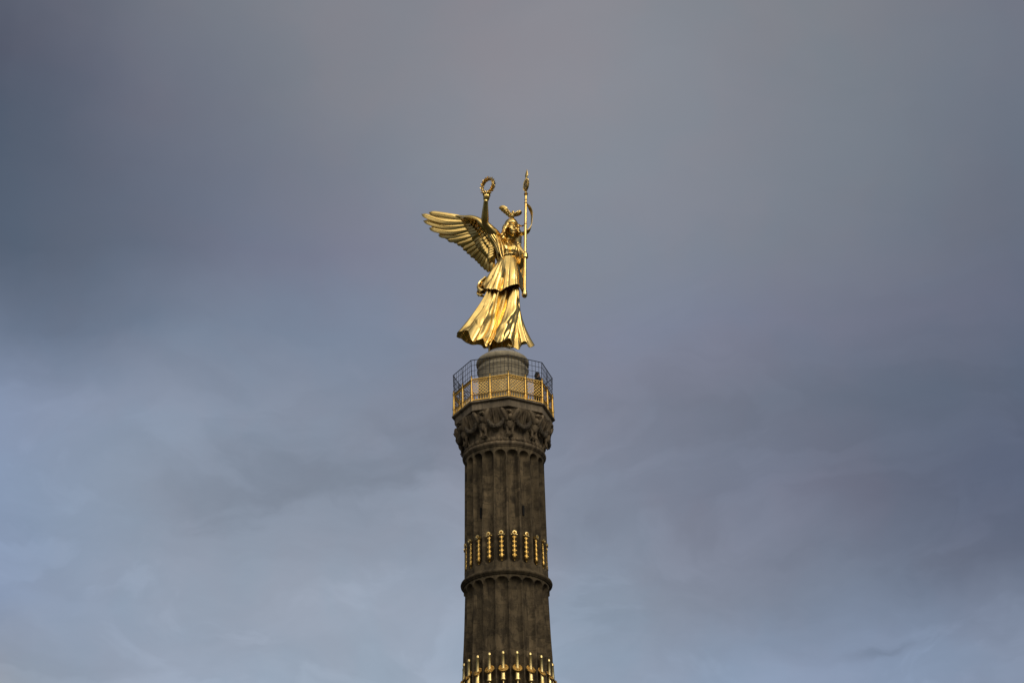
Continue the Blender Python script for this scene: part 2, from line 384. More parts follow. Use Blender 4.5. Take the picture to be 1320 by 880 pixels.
# base of the monument, below the picture
mb = MB().box((0, 0, 3.6), (9.4, 9.4, 3.6)).box((0, 0, 7.35), (9.7, 9.7, 0.15))
build(mb, 'granite_base', GRANITE, column, smooth=False)
mb = MB().lathe([(7.8, 7.5), (7.8, 8.1), (7.4, 8.2), (7.4, 12.6), (7.9, 12.8), (7.9, 13.6), (3.0, 14.6), (2.6, 15.0), (2.5, 22.0), (2.1, 22.3), (1.98, 22.3)], 96)
build(mb, 'column_hall', STONE, column)
# slit windows
for a in (30, -42):
    t = rad(a); ax = np.array([math.sin(t), -math.cos(t), 0]); tx = np.array([math.cos(t), math.sin(t), 0])
    R = np.stack([tx, ax, (0, 0, 1)], -1)
    mb = MB().box(ax*1.458+np.array([0, 0, 38.78]), (0.042, 0.016, 0.215), R)
    build(mb, 'slit_window', DARKVOID, column, smooth=False)

# capital: bell, eagles, garlands
BZ0, BZ1 = 41.69, 43.06
def bell_r(z):
    t = np.clip((z-BZ0)/(BZ1-BZ0), 0, 1)
    return 1.60+0.05*t+0.25*t**2.2
def Bp(phi, z, off=0.0):
    r = bell_r(z)+off; t = rad(phi); return np.array([r*math.sin(t), -r*math.cos(t), z])
zs = np.linspace(BZ0-0.01, BZ1, 26)
na = 240; G = []
for z in zs:
    t = (z-BZ0)/(BZ1-BZ0)
    row = []
    for k in range(na):
        ph = k*360/na
        o = 0.02*math.sin(rad(ph)*40)*(0.3 < t < 0.85) - 0.01*(t > 0.9)
        row.append(Bp(ph, z, o))
    G.append(row)
capital = build(MB().grid(np.array(G), cv=True, cap0=True, cap1=True), 'capital', CARVED, column)
# low leaf border round the foot of the bell
mb = MB()
for k in range(40):
    ph = FL0+9*k
    R = np.stack([(math.cos(rad(ph)), math.sin(rad(ph)), 0), (math.sin(rad(ph)), -math.cos(rad(ph)), 0), (0, 0, 1)], -1)
    mb.ell(Bp(ph, 41.80, 0.02), (0.115, 0.05, 0.10), R, 10, 7)
build(mb, 'leaf_border', CARVED, capital)
rnd = random.Random(3)
def eagle_relief(ph):
    e = MB()
    fr = lambda a: np.stack([(math.cos(rad(a)), math.sin(rad(a)), 0), (math.sin(rad(a)), -math.cos(rad(a)), 0), (0, 0, 1)], -1)
    R = fr(ph)
    e.ell(Bp(ph, 42.40, 0.09), (0.16, 0.15, 0.27), R, 16, 11)                       # breast
    e.ell(Bp(ph, 42.62, 0.17), (0.11, 0.13, 0.15), R, 14, 9)
    hd = 1 if int(ph/36) % 2 else -1                                                 # heads turned to one side or the other
    e.ell(Bp(ph+hd*0.6, 42.84, 0.16), (0.085, 0.115, 0.085), R, 14, 9)
    e.tube([Bp(ph+hd*1.5, 42.85, 0.22), Bp(ph+hd*4.2, 42.85, 0.25), Bp(ph+hd*5.4, 42.80, 0.25)], [0.055, 0.04, 0.012], 8)
    for a in range(-2, 3):                                                           # breast feathers
        for q in range(6):
            e.ell(Bp(ph+a*2.1+(q % 2)*1.0, 42.24+0.085*q, 0.215-0.022*a*a-0.10*abs(q-2.5)/2.5*0.6), (0.045, 0.035, 0.06), R, 7, 5)
    for s in (-1, 1):
        e.tube(crv([Bp(ph+s*3, 42.52, 0.13), Bp(ph+s*7.5, 42.80, 0.16), Bp(ph+s*11.0, 42.99, 0.10)], 8), [0.10, 0.11, 0.10, 0.10, 0.09, 0.09, 0.08, 0.05], 10)
        for q in range(6):                                                           # wing feathers hanging from the raised arm
            f = q/5
            a0 = ph+s*(4.2+6.8*f); z0 = 42.62+0.34*f
            e.tube(crv([Bp(a0, z0, 0.11), Bp(a0+s*0.6, z0-0.22, 0.12), Bp(a0-s*0.6, z0-0.46+0.06*f, 0.03)], 7), [0.055, 0.07, 0.07, 0.065, 0.055, 0.04, 0.02], 8, flat=0.6)
        e.tube(crv([Bp(ph+s*2.6, 42.28, 0.08), Bp(ph+s*3.4, 42.10, 0.12), Bp(ph+s*3.2, 41.98, 0.13)], 6), [0.085, 0.08, 0.065, 0.05, 0.05, 0.04], 9)   # legs
        for c in (-1, 0, 1):
            e.tube([Bp(ph+s*3.2, 41.98, 0.13), Bp(ph+s*3.2+c*1.5, 41.93, 0.19), Bp(ph+s*3.2+c*2.0, 41.88, 0.17)], [0.03, 0.026, 0.012], 6)
    for q in range(5):
        a = ph+(q-2)*1.6
        e.tube([Bp(ph+(q-2)*0.7, 42.24, 0.06), Bp(a, 42.02, 0.07), Bp(a+(q-2)*0.7, 41.86, 0.06)], [0.05, 0.055, 0.03], 8, flat=0.6)
    return e
def garland(ph):
    e = MB(); W0 = 11.5
    t = np.linspace(-1, 1, 19)
    P = [Bp(ph+W0*x, 42.64-0.40*(1-abs(x)**2.2), 0.12+0.06*(1-x*x)) for x in t]
    R = [0.055+0.055*(1-x*x) for x in t]
    e.tube(P, R, 10)
    for i in range(1, 18):                                                           # bunched leaves and fruit
        for q in range(6):
            d = np.array([rnd.gauss(0, 1), rnd.gauss(0, 1), rnd.gauss(0, 1)]); d /= np.linalg.norm(d)
            e.ell(np.array(P[i])+d*R[i]*0.85, np.array([rnd.uniform(0.026, 0.05) for _ in range(3)]), None, 7, 5)
    for s in (-1, 1):                                                                # ribbon ends
        e.tube(crv([Bp(ph+s*W0, 42.64, 0.12), Bp(ph+s*(W0+0.6), 42.42, 0.12), Bp(ph+s*(W0-0.4), 42.2, 0.06)], 6), [0.05, 0.045, 0.05, 0.04, 0.04, 0.02], 7, flat=0.5)
    return e
def capital_leaves(ph):
    e = MB()
    for q in range(1, 4):                                                            # leaves filling the space above the swag
        a = ph+(q-2)*3.4
        e.tube(crv([Bp(a*0.7+ph*0.3, 42.44, 0.0), Bp(a, 42.7, 0.02), Bp(a+(q-2)*0.5, 42.98, 0.07)], 6), [0.04, 0.06, 0.065, 0.06, 0.05, 0.03], 8, flat=0.5)
    return e
for k in range(10):
    build(eagle_relief(8+36*k), 'eagle_relief', CARVED, capital)
for k in range(10):
    build(garland(26+36*k), 'garland', SOOTY, capital); build(capital_leaves(26+36*k), 'leaf_fan', CARVED, capital)

# viewing platform: octagonal slab with a projecting cornice
OC = 6.3
def octa(prof, bev=0.0):
    mb = MB(); G = []
    for r, z in prof:
        G.append([(r*math.sin(rad(OC+45*k)), -r*math.cos(rad(OC+45*k)), z) for k in range(8)])
    return mb.grid(np.array(G), cv=True, cap0=True, cap1=True)
platform = build(octa([(1.80, 43.055), (2.02, 43.055), (2.035, 43.07), (2.045, 43.33), (2.06, 43.345), (2.09, 43.35), (2.15, 43.385), (2.155, 43.43), (2.145, 43.445), (1.0, 43.445)]), 'viewing_platform', DECKST, column, smooth=False)

# gilded gun barrels
def gun_upper(ph):
    t = rad(ph); ax = np.array([math.sin(t), -math.cos(t), 0.0]); tx = np.array([math.cos(t), math.sin(t), 0.0])
    def q(x, o, z):
        R = 1.685+(1.625-1.685)*(z-36.2)/5.3
        return ax*(R-0.06+o)+tx*x+np.array([0, 0, z])
    m_ = MB()
    P, R = [], []
    # laurel-bound barrel: swelling and narrowing, wider to the breech at the bottom
    zb, zt = 36.62, 37.58; nb = 5
    for i in range(nb*8+1):
        f = i/(nb*8)
        base = 0.074-0.028*f
        R.append(base*(0.84+0.22*abs(math.sin(PI*f*nb))**0.8)); P.append(q(0, 0, zb+(zt-zb)*f))
    m_.tube(P, R, 12)
    m_.tube([q(0, 0, 36.53), q(0, 0, 36.58), q(0, 0, 36.63)], [0.018, 0.05, 0.085], 10)
    m_.ell(q(0, 0, 36.53), 0.028, None, 8, 6)
    for i in range(nb):
        for s in (-1, 1):
            z = zb+(zt-zb)*(i+0.62)/nb
            m_.ell(q(s*(0.072-0.024*i/nb), 0.02, z), (0.030, 0.028, 0.05), np.stack([tx, ax, (0, 0, 1)], -1), 8, 6)
    o = build(m_, 'gun_barrel', GOLD_RAIL, column)
    k = MB()                                                        # small muzzle above, pointing outwards
    prof = [(0.0, -0.10), (0.06, -0.10), (0.06, 0.05), (0.086, 0.065), (0.086, 0.10), (0.05, 0.105), (0.038, 0.09), (0.036, 0.01)]
    G = []
    for r, d in prof[1:]:
        G.append([q(0, d, 37.68)+tx*r*math.cos(x)+np.array([0, 0, r*math.sin(x)]) for x in np.arange(16)*2*PI/16])
    k.grid(np.array(G), cv=True, cap0=True, cap1=True)
    k.bar(q(0.07, 0.03, 37.62), q(0.13, 0.03, 37.62), 0.022, 8); k.bar(q(-0.07, 0.03, 37.62), q(-0.13, 0.03, 37.62), 0.022, 8)
    build(k, 'muzzle', GOLD_SATIN, o)
    return o
def gun_lower(ph):
    t = rad(ph); ax = np.array([math.sin(t), -math.cos(t), 0.0]); tx = np.array([math.cos(t), math.sin(t), 0.0])
    def q(x, o, z):
        R = 1.715+(35.95-z)*(0.27/13.95)
        return ax*(R-0.05+o)+tx*x+np.array([0, 0, z])
    m_ = MB()
    prof = [(32.70, 0.030), (32.70, 0.050), (32.66, 0.066), (32.60, 0.068), (32.585, 0.056), (32.0, 0.072), (31.93, 0.076), (31.925, 0.088), (31.88, 0.090), (31.875, 0.084), (31.62, 0.094), (31.60, 0.104), (31.55, 0.106), (31.53, 0.09), (31.51, 0.035), (31.40, 0.022), (31.36, 0.04), (31.31, 0.04), (31.28, 0.015)]
    m_.tube([q(0, 0.02, z-0.0004*i) for i, (z, r) in enumerate(prof)], [r*1.03 for z, r in prof], 16, up=(1, 0.2, 0.0))
    o = build(m_, 'gun_barrel', GOLD_SATIN, column)
    w = MB()                                                        # laurel wreath hung over the barrel
    rr = random.Random(int(ph*10)+5000)
    for i in range(26):
        a = 2*PI*i/26; 
        for lay in (0, 1):
            rad_ = 0.155 if lay else 0.095
            sx, sz = math.cos(a), math.sin(a)
            z = 32.02+sz*rad_*0.95
            o_ = 0.045-0.10*sz
            R = np.stack([tx*sx+np.array([0, 0, sz]), ax, tx*(-sz)+np.array([0, 0, sx])], -1)
            w.ell(q(sx*rad_, o_+rr.uniform(-0.01, 0.015), z), (0.055, 0.022, 0.026), R, 8, 6)
    build(w, 'laurel_wreath', GOLD_DULL, o)
    return o
angs = [FL0+18*k for k in range(-6, 8)]
for ph in angs: gun_upper(ph)
for ph in angs: gun_lower(ph)

# ------------------------------------------------------------------ pedestal of the statue
pedestal = thing('statue_pedestal', (0, 0, 43.445), 'round pale stone pedestal with moulded cornice under the gilded statue', 'pedestal')
pd = MB().lathe([(1.05, 43.445), (1.05, 43.70), (1.035, 43.74), (1.02, 45.40), (1.035, 45.44), (1.065, 45.48), (1.08, 45.54), (1.065, 45.60), (0.985, 45.63), (0.98, 45.735), (1.05, 45.78), (1.10, 45.83), (1.108, 45.91), (1.095, 45.97), (1.055, 46.04), (1.02, 46.06), (0.85, 46.062)], 128)
build(pd, 'drum', PEDST, pedestal)
cp = MB().lathe([(0.85, 46.058), (1.0, 46.066), (0.985, 46.095), (0.88, 46.18), (0.76, 46.27), (0.66, 46.335), (0.625, 46.345), (0.62, 46.395), (0.0, 46.40)], 96)
build(cp, 'cap', LEAD, pedestal)

# ------------------------------------------------------------------ gilded balustrade
RB = 2.06
def oct_pt(s, z, r=RB):
    """s in 0..8 runs round the octagon's corners"""
    k = math.floor(s); f = s-k
    a0, a1 = rad(OC+45*k), rad(OC+45*(k+1))
    p = np.array([r*math.sin(a0), -r*math.cos(a0)])*(1-f)+np.array([r*math.sin(a1), -r*math.cos(a1)])*f
    return np.array([p[0], p[1], z])
balu = thing('balustrade', (0, 0, 43.447), 'gilded lattice balustrade round the edge of the octagonal viewing platform', 'balustrade')
Z0, Z1 = 43.45, 44.47
tr = MB(); br = MB()
for k in range(8):
    tr.tube([oct_pt(k, Z1-0.02), oct_pt(k+0.5, Z1-0.02), oct_pt(k+0.9999, Z1-0.02)], 0.034, 8)
    br.tube([oct_pt(k, Z0+0.055), oct_pt(k+0.5, Z0+0.055), oct_pt(k+0.9999, Z0+0.055)], 0.036, 8)
build(tr, 'top_rail', GOLD_RAIL, balu); build(br, 'base_rail', GOLD_RAIL, balu)
for i in range(16):
    s = i/2; c = oct_pt(s, 0)
    prof = [(0.060, Z0), (0.062, Z0+0.10), (0.05, Z0+0.12), (0.05, Z0+0.28), (0.068, Z0+0.30), (0.068, Z0+0.335), (0.058, Z0+0.36), (0.040, Z1-0.09), (0.055, Z1-0.07), (0.055, Z1+0.0), (0.035, Z1+0.03), (0.03, Z1+0.06), (0.042, Z1+0.09), (0.028, Z1+0.13), (0.004, Z1+0.17)]
    p_ = MB(); ang = np.arange(8)*2*PI/8+rad(22.5+OC)
    p_.grid(np.array([[(c[0]+r*math.cos(t), c[1]+r*math.sin(t), z) for t in ang] for r, z in prof]), cv=True, cap0=True, cap1=True)
    build(p_, 'post', GOLD_RAIL, balu, sharp=30)
for i in range(16):
    s0, s1 = i/2+0.045, i/2+0.455
    p_ = MB(); za, zb = Z0+0.30, Z1-0.14
    wdt = np.linalg.norm(oct_pt(s1, 0)-oct_pt(s0, 0)); hgt = zb-za; step = 0.142
    def pp(x, z): return oct_pt(s0+(s1-s0)*x/wdt, z)
    onrm = tuple(np.array([math.sin(rad(OC+45*math.floor(i/2)+22.5)), -math.cos(rad(OC+45*math.floor(i/2)+22.5)), 0.0])+np.array([0, 0, 0.001*(1)]))
    c = -hgt
    while c < wdt:
        for d in (1, -1):
            x0, x1 = max(0, c), min(wdt, c+hgt)
            if x1-x0 < 0.02: continue
            za0, zb0 = (za+(x0-c), za+(x1-c)) if d == 1 else (zb-(x0-c), zb-(x1-c))
            A_, B_ = pp(x0, za0)+np.array(onrm)*0.0035*d, pp(x1, zb0)+np.array(onrm)*0.0035*d
            T_ = (B_-A_); L_ = np.linalg.norm(T_); T_ = T_/L_; w_ = np.cross(T_, onrm); w_ /= np.linalg.norm(w_)
            p_.box((A_+B_)/2, (L_/2, 0.0115, 0.003), np.stack([T_, w_, np.cross(T_, w_)], -1))
        c += step
    for z in (za, zb, Z0+0.25): p_.tube([pp(0, z), pp(wdt/2, z), pp(wdt, z)], 0.018, 6)
    # little arcade below, pierced frieze above
    nn = 6
    for j in range(nn+1):
        x = wdt*j/nn
        p_.tube([pp(x, Z0+0.08), pp(x, Z0+0.16), pp(x, Z0+0.25)], [0.028, 0.017, 0.03], 6)
    for j in range(9):
        x = wdt*(j+0.5)/9
        e = np.array([pp(x+0.026*math.cos(t), zb+0.055+0.032*math.sin(t)) for t in np.linspace(0, 2*PI, 11)])
        p_.tube(e, 0.012, 5, caps=False)
    build(p_, 'lattice_panel', GOLD_RAIL, balu, sharp=35)

# ------------------------------------------------------------------ dark wire safety fence above the balustrade
fence = thing('safety_fence', (0, 0, 43.447), 'dark wire mesh safety fence rising above the gilded balustrade', 'fence')
RF = 2.085; FZ = 45.32
for k in range(8):
    w = MB()
    for z, r in ((FZ, 0.017), (44.60, 0.010), (44.84, 0.0085), (45.08, 0.0085)):
        w.tube([oct_pt(k, z, RF), oct_pt(k+0.5, z, RF), oct_pt(k+0.9999, z, RF)], r, 5)
    for j in range(1, 10):
        w.bar(oct_pt(k+j/10, 44.44, RF), oct_pt(k+j/10, FZ, RF), 0.0085, 5)
    build(w, 'wire_panel', IRON, fence)
for i in range(16):
    p_ = MB().bar(oct_pt(i/2, 43.46, RF-0.075), oct_pt(i/2, FZ+0.01, RF-0.01), 0.017 if i % 2 == 0 else 0.013, 6)
    build(p_, 'fence_post', IRON, fence)

# ------------------------------------------------------------------ visitor looking out from the platform
vx, vy = 1.43, -0.60
base = np.array([vx, vy, 43.447])
vis = thing('person', tuple(base), 'person in a dark coat standing on the platform behind the balustrade', 'person')
fwd = np.array([0.94, 0.34, 0]); side = np.array([0.34, -0.94, 0]); upv = np.array([0, 0, 1.0])
def VP(x, y, z): return base+side*x+fwd*y+upv*z
b = MB()
for s in (-1, 1):
    b.tube(crv([VP(s*0.10, 0, 0.90), VP(s*0.11, 0.02, 0.50), VP(s*0.11, -0.01, 0.08)], 8), [0.095, 0.085, 0.075, 0.06, 0.06, 0.055, 0.045, 0.04], 10, rounded=True)
    b.tube([VP(s*0.11, -0.05, 0.045), VP(s*0.115, 0.06, 0.045), VP(s*0.12, 0.15, 0.035)], [0.045, 0.045, 0.035], 8, rounded=True)
    b.tube(crv([VP(s*0.19, 0, 1.42), VP(s*0.25, 0.03, 1.14), VP(s*0.18, 0.30, 1.05)], 9), [0.062, 0.058, 0.052, 0.048, 0.046, 0.042, 0.04, 0.034, 0.03], 10, rounded=True)
    b.ell(VP(s*0.165, 0.37, 1.06), (0.045, 0.045, 0.025), None, 10, 7)
    for q in range(4):
        b.tube(crv([VP(s*(0.15+0.022*q), 0.39, 1.065), VP(s*(0.145+0.022*q), 0.44, 1.06), VP(s*(0.145+0.022*q), 0.455, 1.025)], 5), 0.010, 6, rounded=True)
    b.tube([VP(s*0.13, 0.36, 1.05), VP(s*0.11, 0.40, 1.045), VP(s*0.105, 0.425, 1.03)], 0.011, 6, rounded=True)
b.tube([VP(0, 0, 0.86), VP(0, 0, 1.1), VP(0, 0.01, 1.3), VP(0, 0, 1.44)], [0.16, 0.15, 0.18, 0.13], 14, flat=0.7, up=tuple(fwd), rounded=True)
b.tube([VP(0, 0.0, 1.44), VP(0, 0.02, 1.56)], 0.055, 10)
b.ell(VP(0, 0.03, 1.64), (0.08, 0.09, 0.115), None, 14, 10)
b.ell(VP(0, 0.125, 1.63), (0.016, 0.02, 0.022), None, 8, 6)
b.ell(VP(0.085, 0.02, 1.635), (0.02, 0.02, 0.03), None, 8, 6); b.ell(VP(-0.085, 0.02, 1.635), (0.02, 0.02, 0.03), None, 8, 6)
build(remesh(b, 0.012, 2), 'body', SKIN, vis)
c = MB()
c.tube([VP(0, 0, 0.62), VP(0, 0, 0.9), VP(0, 0, 1.1), VP(0, 0.01, 1.32), VP(0, 0, 1.46), VP(0, 0.01, 1.53)], [0.235, 0.205, 0.19, 0.225, 0.17, 0.085], 18, flat=0.72, up=tuple(fwd))
for s in (-1, 1):
    c.tube(crv([VP(s*0.17, 0, 1.44), VP(s*0.265, 0.03, 1.14), VP(s*0.185, 0.28, 1.05)], 9), [0.085, 0.08, 0.075, 0.07, 0.068, 0.064, 0.06, 0.056, 0.052], 12)
build(c, 'coat', COAT, vis)
c = MB()
for s in (-1, 1):
    c.tube(crv([VP(s*0.10, 0, 0.90), VP(s*0.11, 0.02, 0.50), VP(s*0.11, -0.01, 0.06)], 8), [0.115, 0.105, 0.095, 0.08, 0.08, 0.075, 0.07, 0.07], 10)
build(c, 'trousers', COAT, vis)
h = MB(); h.ell(VP(0, 0.0, 1.69), (0.10, 0.105, 0.105), None, 14, 9); h.ell(VP(0, -0.04, 1.60), (0.09, 0.075, 0.11), None, 12, 8)
build(h, 'hair', HAIRM, vis)

# ================================================================== the gilded statue
SB = S(645, 447.5, 0.0); SB[2] = 46.40
statue = thing('statue', tuple(SB), 'gilded winged goddess statue raising a laurel wreath on top of the column', 'statue')

# ---- head frame
HC = S(659.3, 296.5, -0.20); HS = 1.14
yawh, tilt = rad(18), rad(-9)
hf = np.array([math.sin(yawh)*math.cos(tilt), -math.cos(yawh)*math.cos(tilt), -math.sin(tilt)])
hr = np.cross((0, 0, 1.0), hf); hr = -hr/np.linalg.norm(hr)*1.0
hr = np.cross(hf, (0, 0, 1.0)); hr /= np.linalg.norm(hr); hr = -hr if hr[0] < 0 else hr
hu = np.cross(hr, hf); hu = -hu if hu[2] < 0 else hu
HR = np.stack([hr, hf, hu], -1)
def Hd(x, y, z): return HC+HS*(hr*x+hf*y+hu*z)
def hell(mb, c, r, nu=14, nv=9): mb.ell(Hd(*c), np.array(r)*HS, HR, nu, nv)

# ---- body: head, neck, trunk, both arms and hands, legs and feet in one surface
b = MB()
hell(b, (0, -0.03, 0.08), (0.235, 0.28, 0.27), 20, 14)
hell(b, (0, 0.09, -0.05), (0.185, 0.20, 0.30), 20, 14)
hell(b, (0, 0.12, -0.23), (0.125, 0.13, 0.12))
hell(b, (0, 0.205, -0.30), (0.06, 0.06, 0.055))
b.tube([Hd(0, 0.275, 0.05), Hd(0, 0.315, -0.03), Hd(0, 0.345, -0.105)], np.array([0.028, 0.034, 0.046])*HS, 10, rounded=True)
for s in (-1, 1):
    b.tube([Hd(s*0.15, 0.20, 0.05), Hd(s*0.09, 0.265, 0.075), Hd(s*0.03, 0.28, 0.055)], np.array([0.03, 0.034, 0.03])*HS, 8, rounded=True)
    hell(b, (s*0.105, 0.20, -0.09), (0.07, 0.07, 0.075))
    hell(b, (s*0.085, 0.235, 0.0), (0.038, 0.03, 0.024))
    hell(b, (s*0.20, 0.02, -0.03), (0.03, 0.05, 0.08))
b.tube([Hd(-0.06, 0.255, -0.18), Hd(0, 0.285, -0.172), Hd(0.06, 0.255, -0.18)], np.array([0.018, 0.026, 0.018])*HS, 8, rounded=True)
b.tube([Hd(-0.045, 0.25, -0.225), Hd(0, 0.275, -0.23), Hd(0.045, 0.25, -0.225)], np.array([0.018, 0.03, 0.018])*HS, 8, rounded=True)
b.tube([S(658, 302, -0.12), S(656, 309, -0.05), S(654.5, 316, 0.0)], [0.17, 0.17, 0.24], 16)
# trunk
b.tube(crv([S(654.5, 313, 0.02), S(655.5, 320, 0.0), S(656.5, 328, 0.0), S(656.5, 336, 0.0), S(653, 346, 0.02), S(650, 358, 0.0), S(648, 372, 0.0)], 20),
       ip(np.linspace(0, 1, 20), [0, .15, .32, .48, .65, .85, 1], [0.30, 0.37, 0.36, 0.31, 0.40, 0.46, 0.42]), 22, flat=0.85, up=(0, 1, 0), rounded=True)
# shoulders
b.tube([S(641.5, 307, 0.03), S(648, 313, 0.03), S(656, 316, 0.03), S(665, 318.5, 0.0)], [0.17, 0.20, 0.22, 0.18], 14, rounded=True)
# raised right arm
SH, EL_, WR = S(639.5, 305, 0.02), S(625.2, 287.5, -0.40), S(626.3, 259.5, -0.86)
b.tube(crv([SH, (SH+EL_)/2+np.array([0.0, -0.02, 0.0]), EL_], 9), [0.235, 0.24, 0.232, 0.218, 0.20, 0.182, 0.164, 0.15, 0.142], 16, rounded=True)
b.tube(crv([EL_, EL_*0.62+WR*0.38+np.array([-0.01, 0.0, 0]), WR], 9), [0.142, 0.158, 0.166, 0.164, 0.155, 0.142, 0.127, 0.112, 0.10], 16, rounded=True)
HAND = S(627.2, 253.5, -0.92)
b.tube([WR, (WR+HAND)/2, HAND], [0.10, 0.135, 0.145], 14, flat=0.6, up=(0, 1, 0.3), rounded=True)
WC = S(628.6, 239.8, -0.94)                     # centre of the wreath
for q in range(4):
    x0 = -0.115+0.077*q; L = [0.20, 0.235, 0.22, 0.175][q]
    p0 = HAND+np.array([x0, -0.01, 0.04]); p1 = p0+np.array([x0*0.25, -0.085, L*0.55]); p2 = p1+np.array([0, 0.03, L*0.42]); p3 = p2+np.array([0, 0.085, L*0.02])
    b.tube(crv([p0, p1, p2, p3], 9), [0.038, 0.039, 0.038, 0.037, 0.036, 0.034, 0.032, 0.028, 0.022], 8, rounded=True)
t0 = HAND+np.array([0.07, 0.02, -0.02])
b.tube(crv([t0, t0+np.array([0.075, 0.03, 0.09]), t0+np.array([0.05, 0.06, 0.19])], 7), [0.04, 0.038, 0.036, 0.034, 0.03, 0.027, 0.022], 8, rounded=True)
# left arm bent to the staff
YS = -0.52
SL, EL2, WL = S(666.0, 319.5, 0.02), S(671.0, 342.5, -0.10), S(674.0, 331.5, YS+0.16)
b.tube(crv([SL, (SL+EL2)/2+np.array([0.03, 0.03, 0]), EL2], 9), [0.17, 0.165, 0.16, 0.152, 0.145, 0.138, 0.13, 0.125, 0.12], 14, rounded=True)
b.tube(crv([EL2, (EL2+WL)/2, WL], 7), [0.12, 0.125, 0.12, 0.11, 0.10, 0.088, 0.08], 14, rounded=True)
ST0, ST1 = S(676.2, 381.5, YS), S(677.9, 250, YS)
def on_staff(py):
    f = (381.5-py)/(381.5-250); return ST0+(ST1-ST0)*f
HL = on_staff(330.5)
b.tube([WL, WL*0.4+HL*0.6+np.array([0.0, 0.06, 0]), HL+np.array([-0.02, 0.07, 0.0])], [0.08, 0.085, 0.08], 12, rounded=True)
for q in range(4):
    z = 0.085-0.055*q; e = []
    for a in np.linspace(rad(100), rad(-150), 9):
        e.append(HL+np.array([0.105*math.cos(a), 0.105*math.sin(a)*1.0, z]))
    b.tube(np.array(e), np.linspace(0.034, 0.024, 9), 8, rounded=True)
b.tube(crv([HL+np.array([-0.06, 0.08, 0.02]), HL+np.array([-0.12, -0.02, 0.07]), HL+np.array([-0.05, -0.11, 0.09])], 7), [0.04, 0.038, 0.036, 0.034, 0.03, 0.027, 0.022], 8, rounded=True)
# legs and feet
KN = S(664.0, 398, -0.26); AN = S(655.5, 437, -0.30)
b.tube(crv([S(658, 366, -0.05), (S(658, 366, -0.05)+KN)/2, KN], 8), [0.27, 0.26, 0.24, 0.22, 0.20, 0.18, 0.17, 0.16], 16, rounded=True)
b.tube(crv([KN, (KN+AN)/2+np.array([0, 0.04, 0]), AN], 8), [0.16, 0.16, 0.155, 0.145, 0.13, 0.12, 0.10, 0.09], 14, rounded=True)
F0 = np.array([AN[0], AN[1], 46.40])
b.tube([AN, F0+np.array([0, 0.02, 0.10]), F0+np.array([0.02, -0.12, 0.08]), F0+np.array([0.04, -0.28, 0.05]), F0+np.array([0.05, -0.37, 0.04])], [0.09, 0.10, 0.085, 0.06, 0.04], 12, rounded=True)
for q in range(5):
    b.ell(F0+np.array([0.05+0.045*(q-2), -0.40+0.02*abs(q-1), 0.035]), (0.022, 0.045, 0.025), None, 8, 6)
KN2 = S(640, 402, 0.25); AN2 = S(632, 436, 0.35)
b.tube(crv([S(645, 368, 0.05), (S(645, 368, 0.05)+KN2)/2, KN2, (KN2+AN2)/2, AN2], 12), np.linspace(0.29, 0.10, 12), 14, rounded=True)
F1 = np.array([AN2[0], AN2[1], 46.40])
b.tube([AN2, F1+np.array([0, 0, 0.16]), F1+np.array([-0.02, -0.14, 0.09]), F1+np.array([-0.04, -0.28, 0.05])], [0.10, 0.10, 0.085, 0.055], 12, rounded=True)
body = build(remesh(b, 0.016, 2), 'body', GOLD, statue, sharp=0)

# ---- hair in loose waves
h = MB(); rr = random.Random(11)
for i in range(15):
    f = i/14; s = -1
    a = rad(146+104*f)                                  # from the brow round the left side and back of the head
    x, y = 0.255*math.cos(a), 0.30*math.sin(a)
    L = 0.46+0.16*f
    P = []
    for k in range(9):
        t = k/8
        P.append(Hd(x*(1+0.30*t)-0.10*t*(1-f)+0.03*math.sin(7*t+i), y*(1+0.05*t)+0.035*math.cos(6*t+i*1.7), 0.14-L*t))
    h.tube(np.array(P), np.array([0.05, 0.065, 0.07, 0.068, 0.066, 0.06, 0.052, 0.04, 0.022])*HS, 9, rounded=True)
for i in range(9):
    f = i/8; a = rad(-28+100*(1-f)-100)
    a = rad(30-96*f)
    x, y = 0.245*math.cos(a), 0.29*math.sin(a)
    L = 0.34+0.14*f
    P = [Hd(x*(1+0.12*k/7)+0.02*math.sin(6*k/7+i), y+0.025*math.cos(6*k/7+i*2), 0.14-L*k/7) for k in range(8)]
    h.tube(np.array(P), np.array([0.045, 0.055, 0.058, 0.055, 0.05, 0.045, 0.036, 0.02])*HS, 9, rounded=True)
hell(h, (-0.02, -0.14, -0.06), (0.23, 0.22, 0.30), 18, 12)
build(remesh(h, 0.018, 1), 'hair', GOLD, body, sharp=0)

# ---- helmet with the eagle
hl = MB()
G = []
for z, r in ((0.05, 0.99), (0.09, 1.06), (0.135, 1.07), (0.145, 1.0), (0.22, 0.97), (0.30, 0.86), (0.37, 0.62), (0.41, 0.33), (0.425, 0.05)):
    G.append([Hd(0.262*r*math.cos(t), -0.01+0.315*r*math.sin(t), z+0.05+0.02*math.sin(t)) for t in np.arange(36)*2*PI/36])
hl.grid(np.array(G), cv=True, cap0=True, cap1=True)
hl.tube([Hd(0, 0.30-0.62*k/12, 0.20+0.285*math.sin(PI*(0.12+0.80*k/12))) for k in range(13)], 0.028*HS, 8)
helmet = build(hl, 'helmet', GOLD, body)
eg = MB()
E0 = Hd(0.02, 0.10, 0.47)
Ex = lambda px, py, y: S(px, py, y)
yE = E0[1]
eg.tube(crv([S(659.5, 282.5, yE+0.05), S(660.3, 279, yE), S(661.2, 275.6, yE-0.05)], 8), [0.05, 0.075, 0.09, 0.095, 0.09, 0.08, 0.07, 0.055], 12, rounded=True)
eg.ell(S(661.4, 273.3, yE-0.10), (0.058, 0.075, 0.06), None, 12, 8)
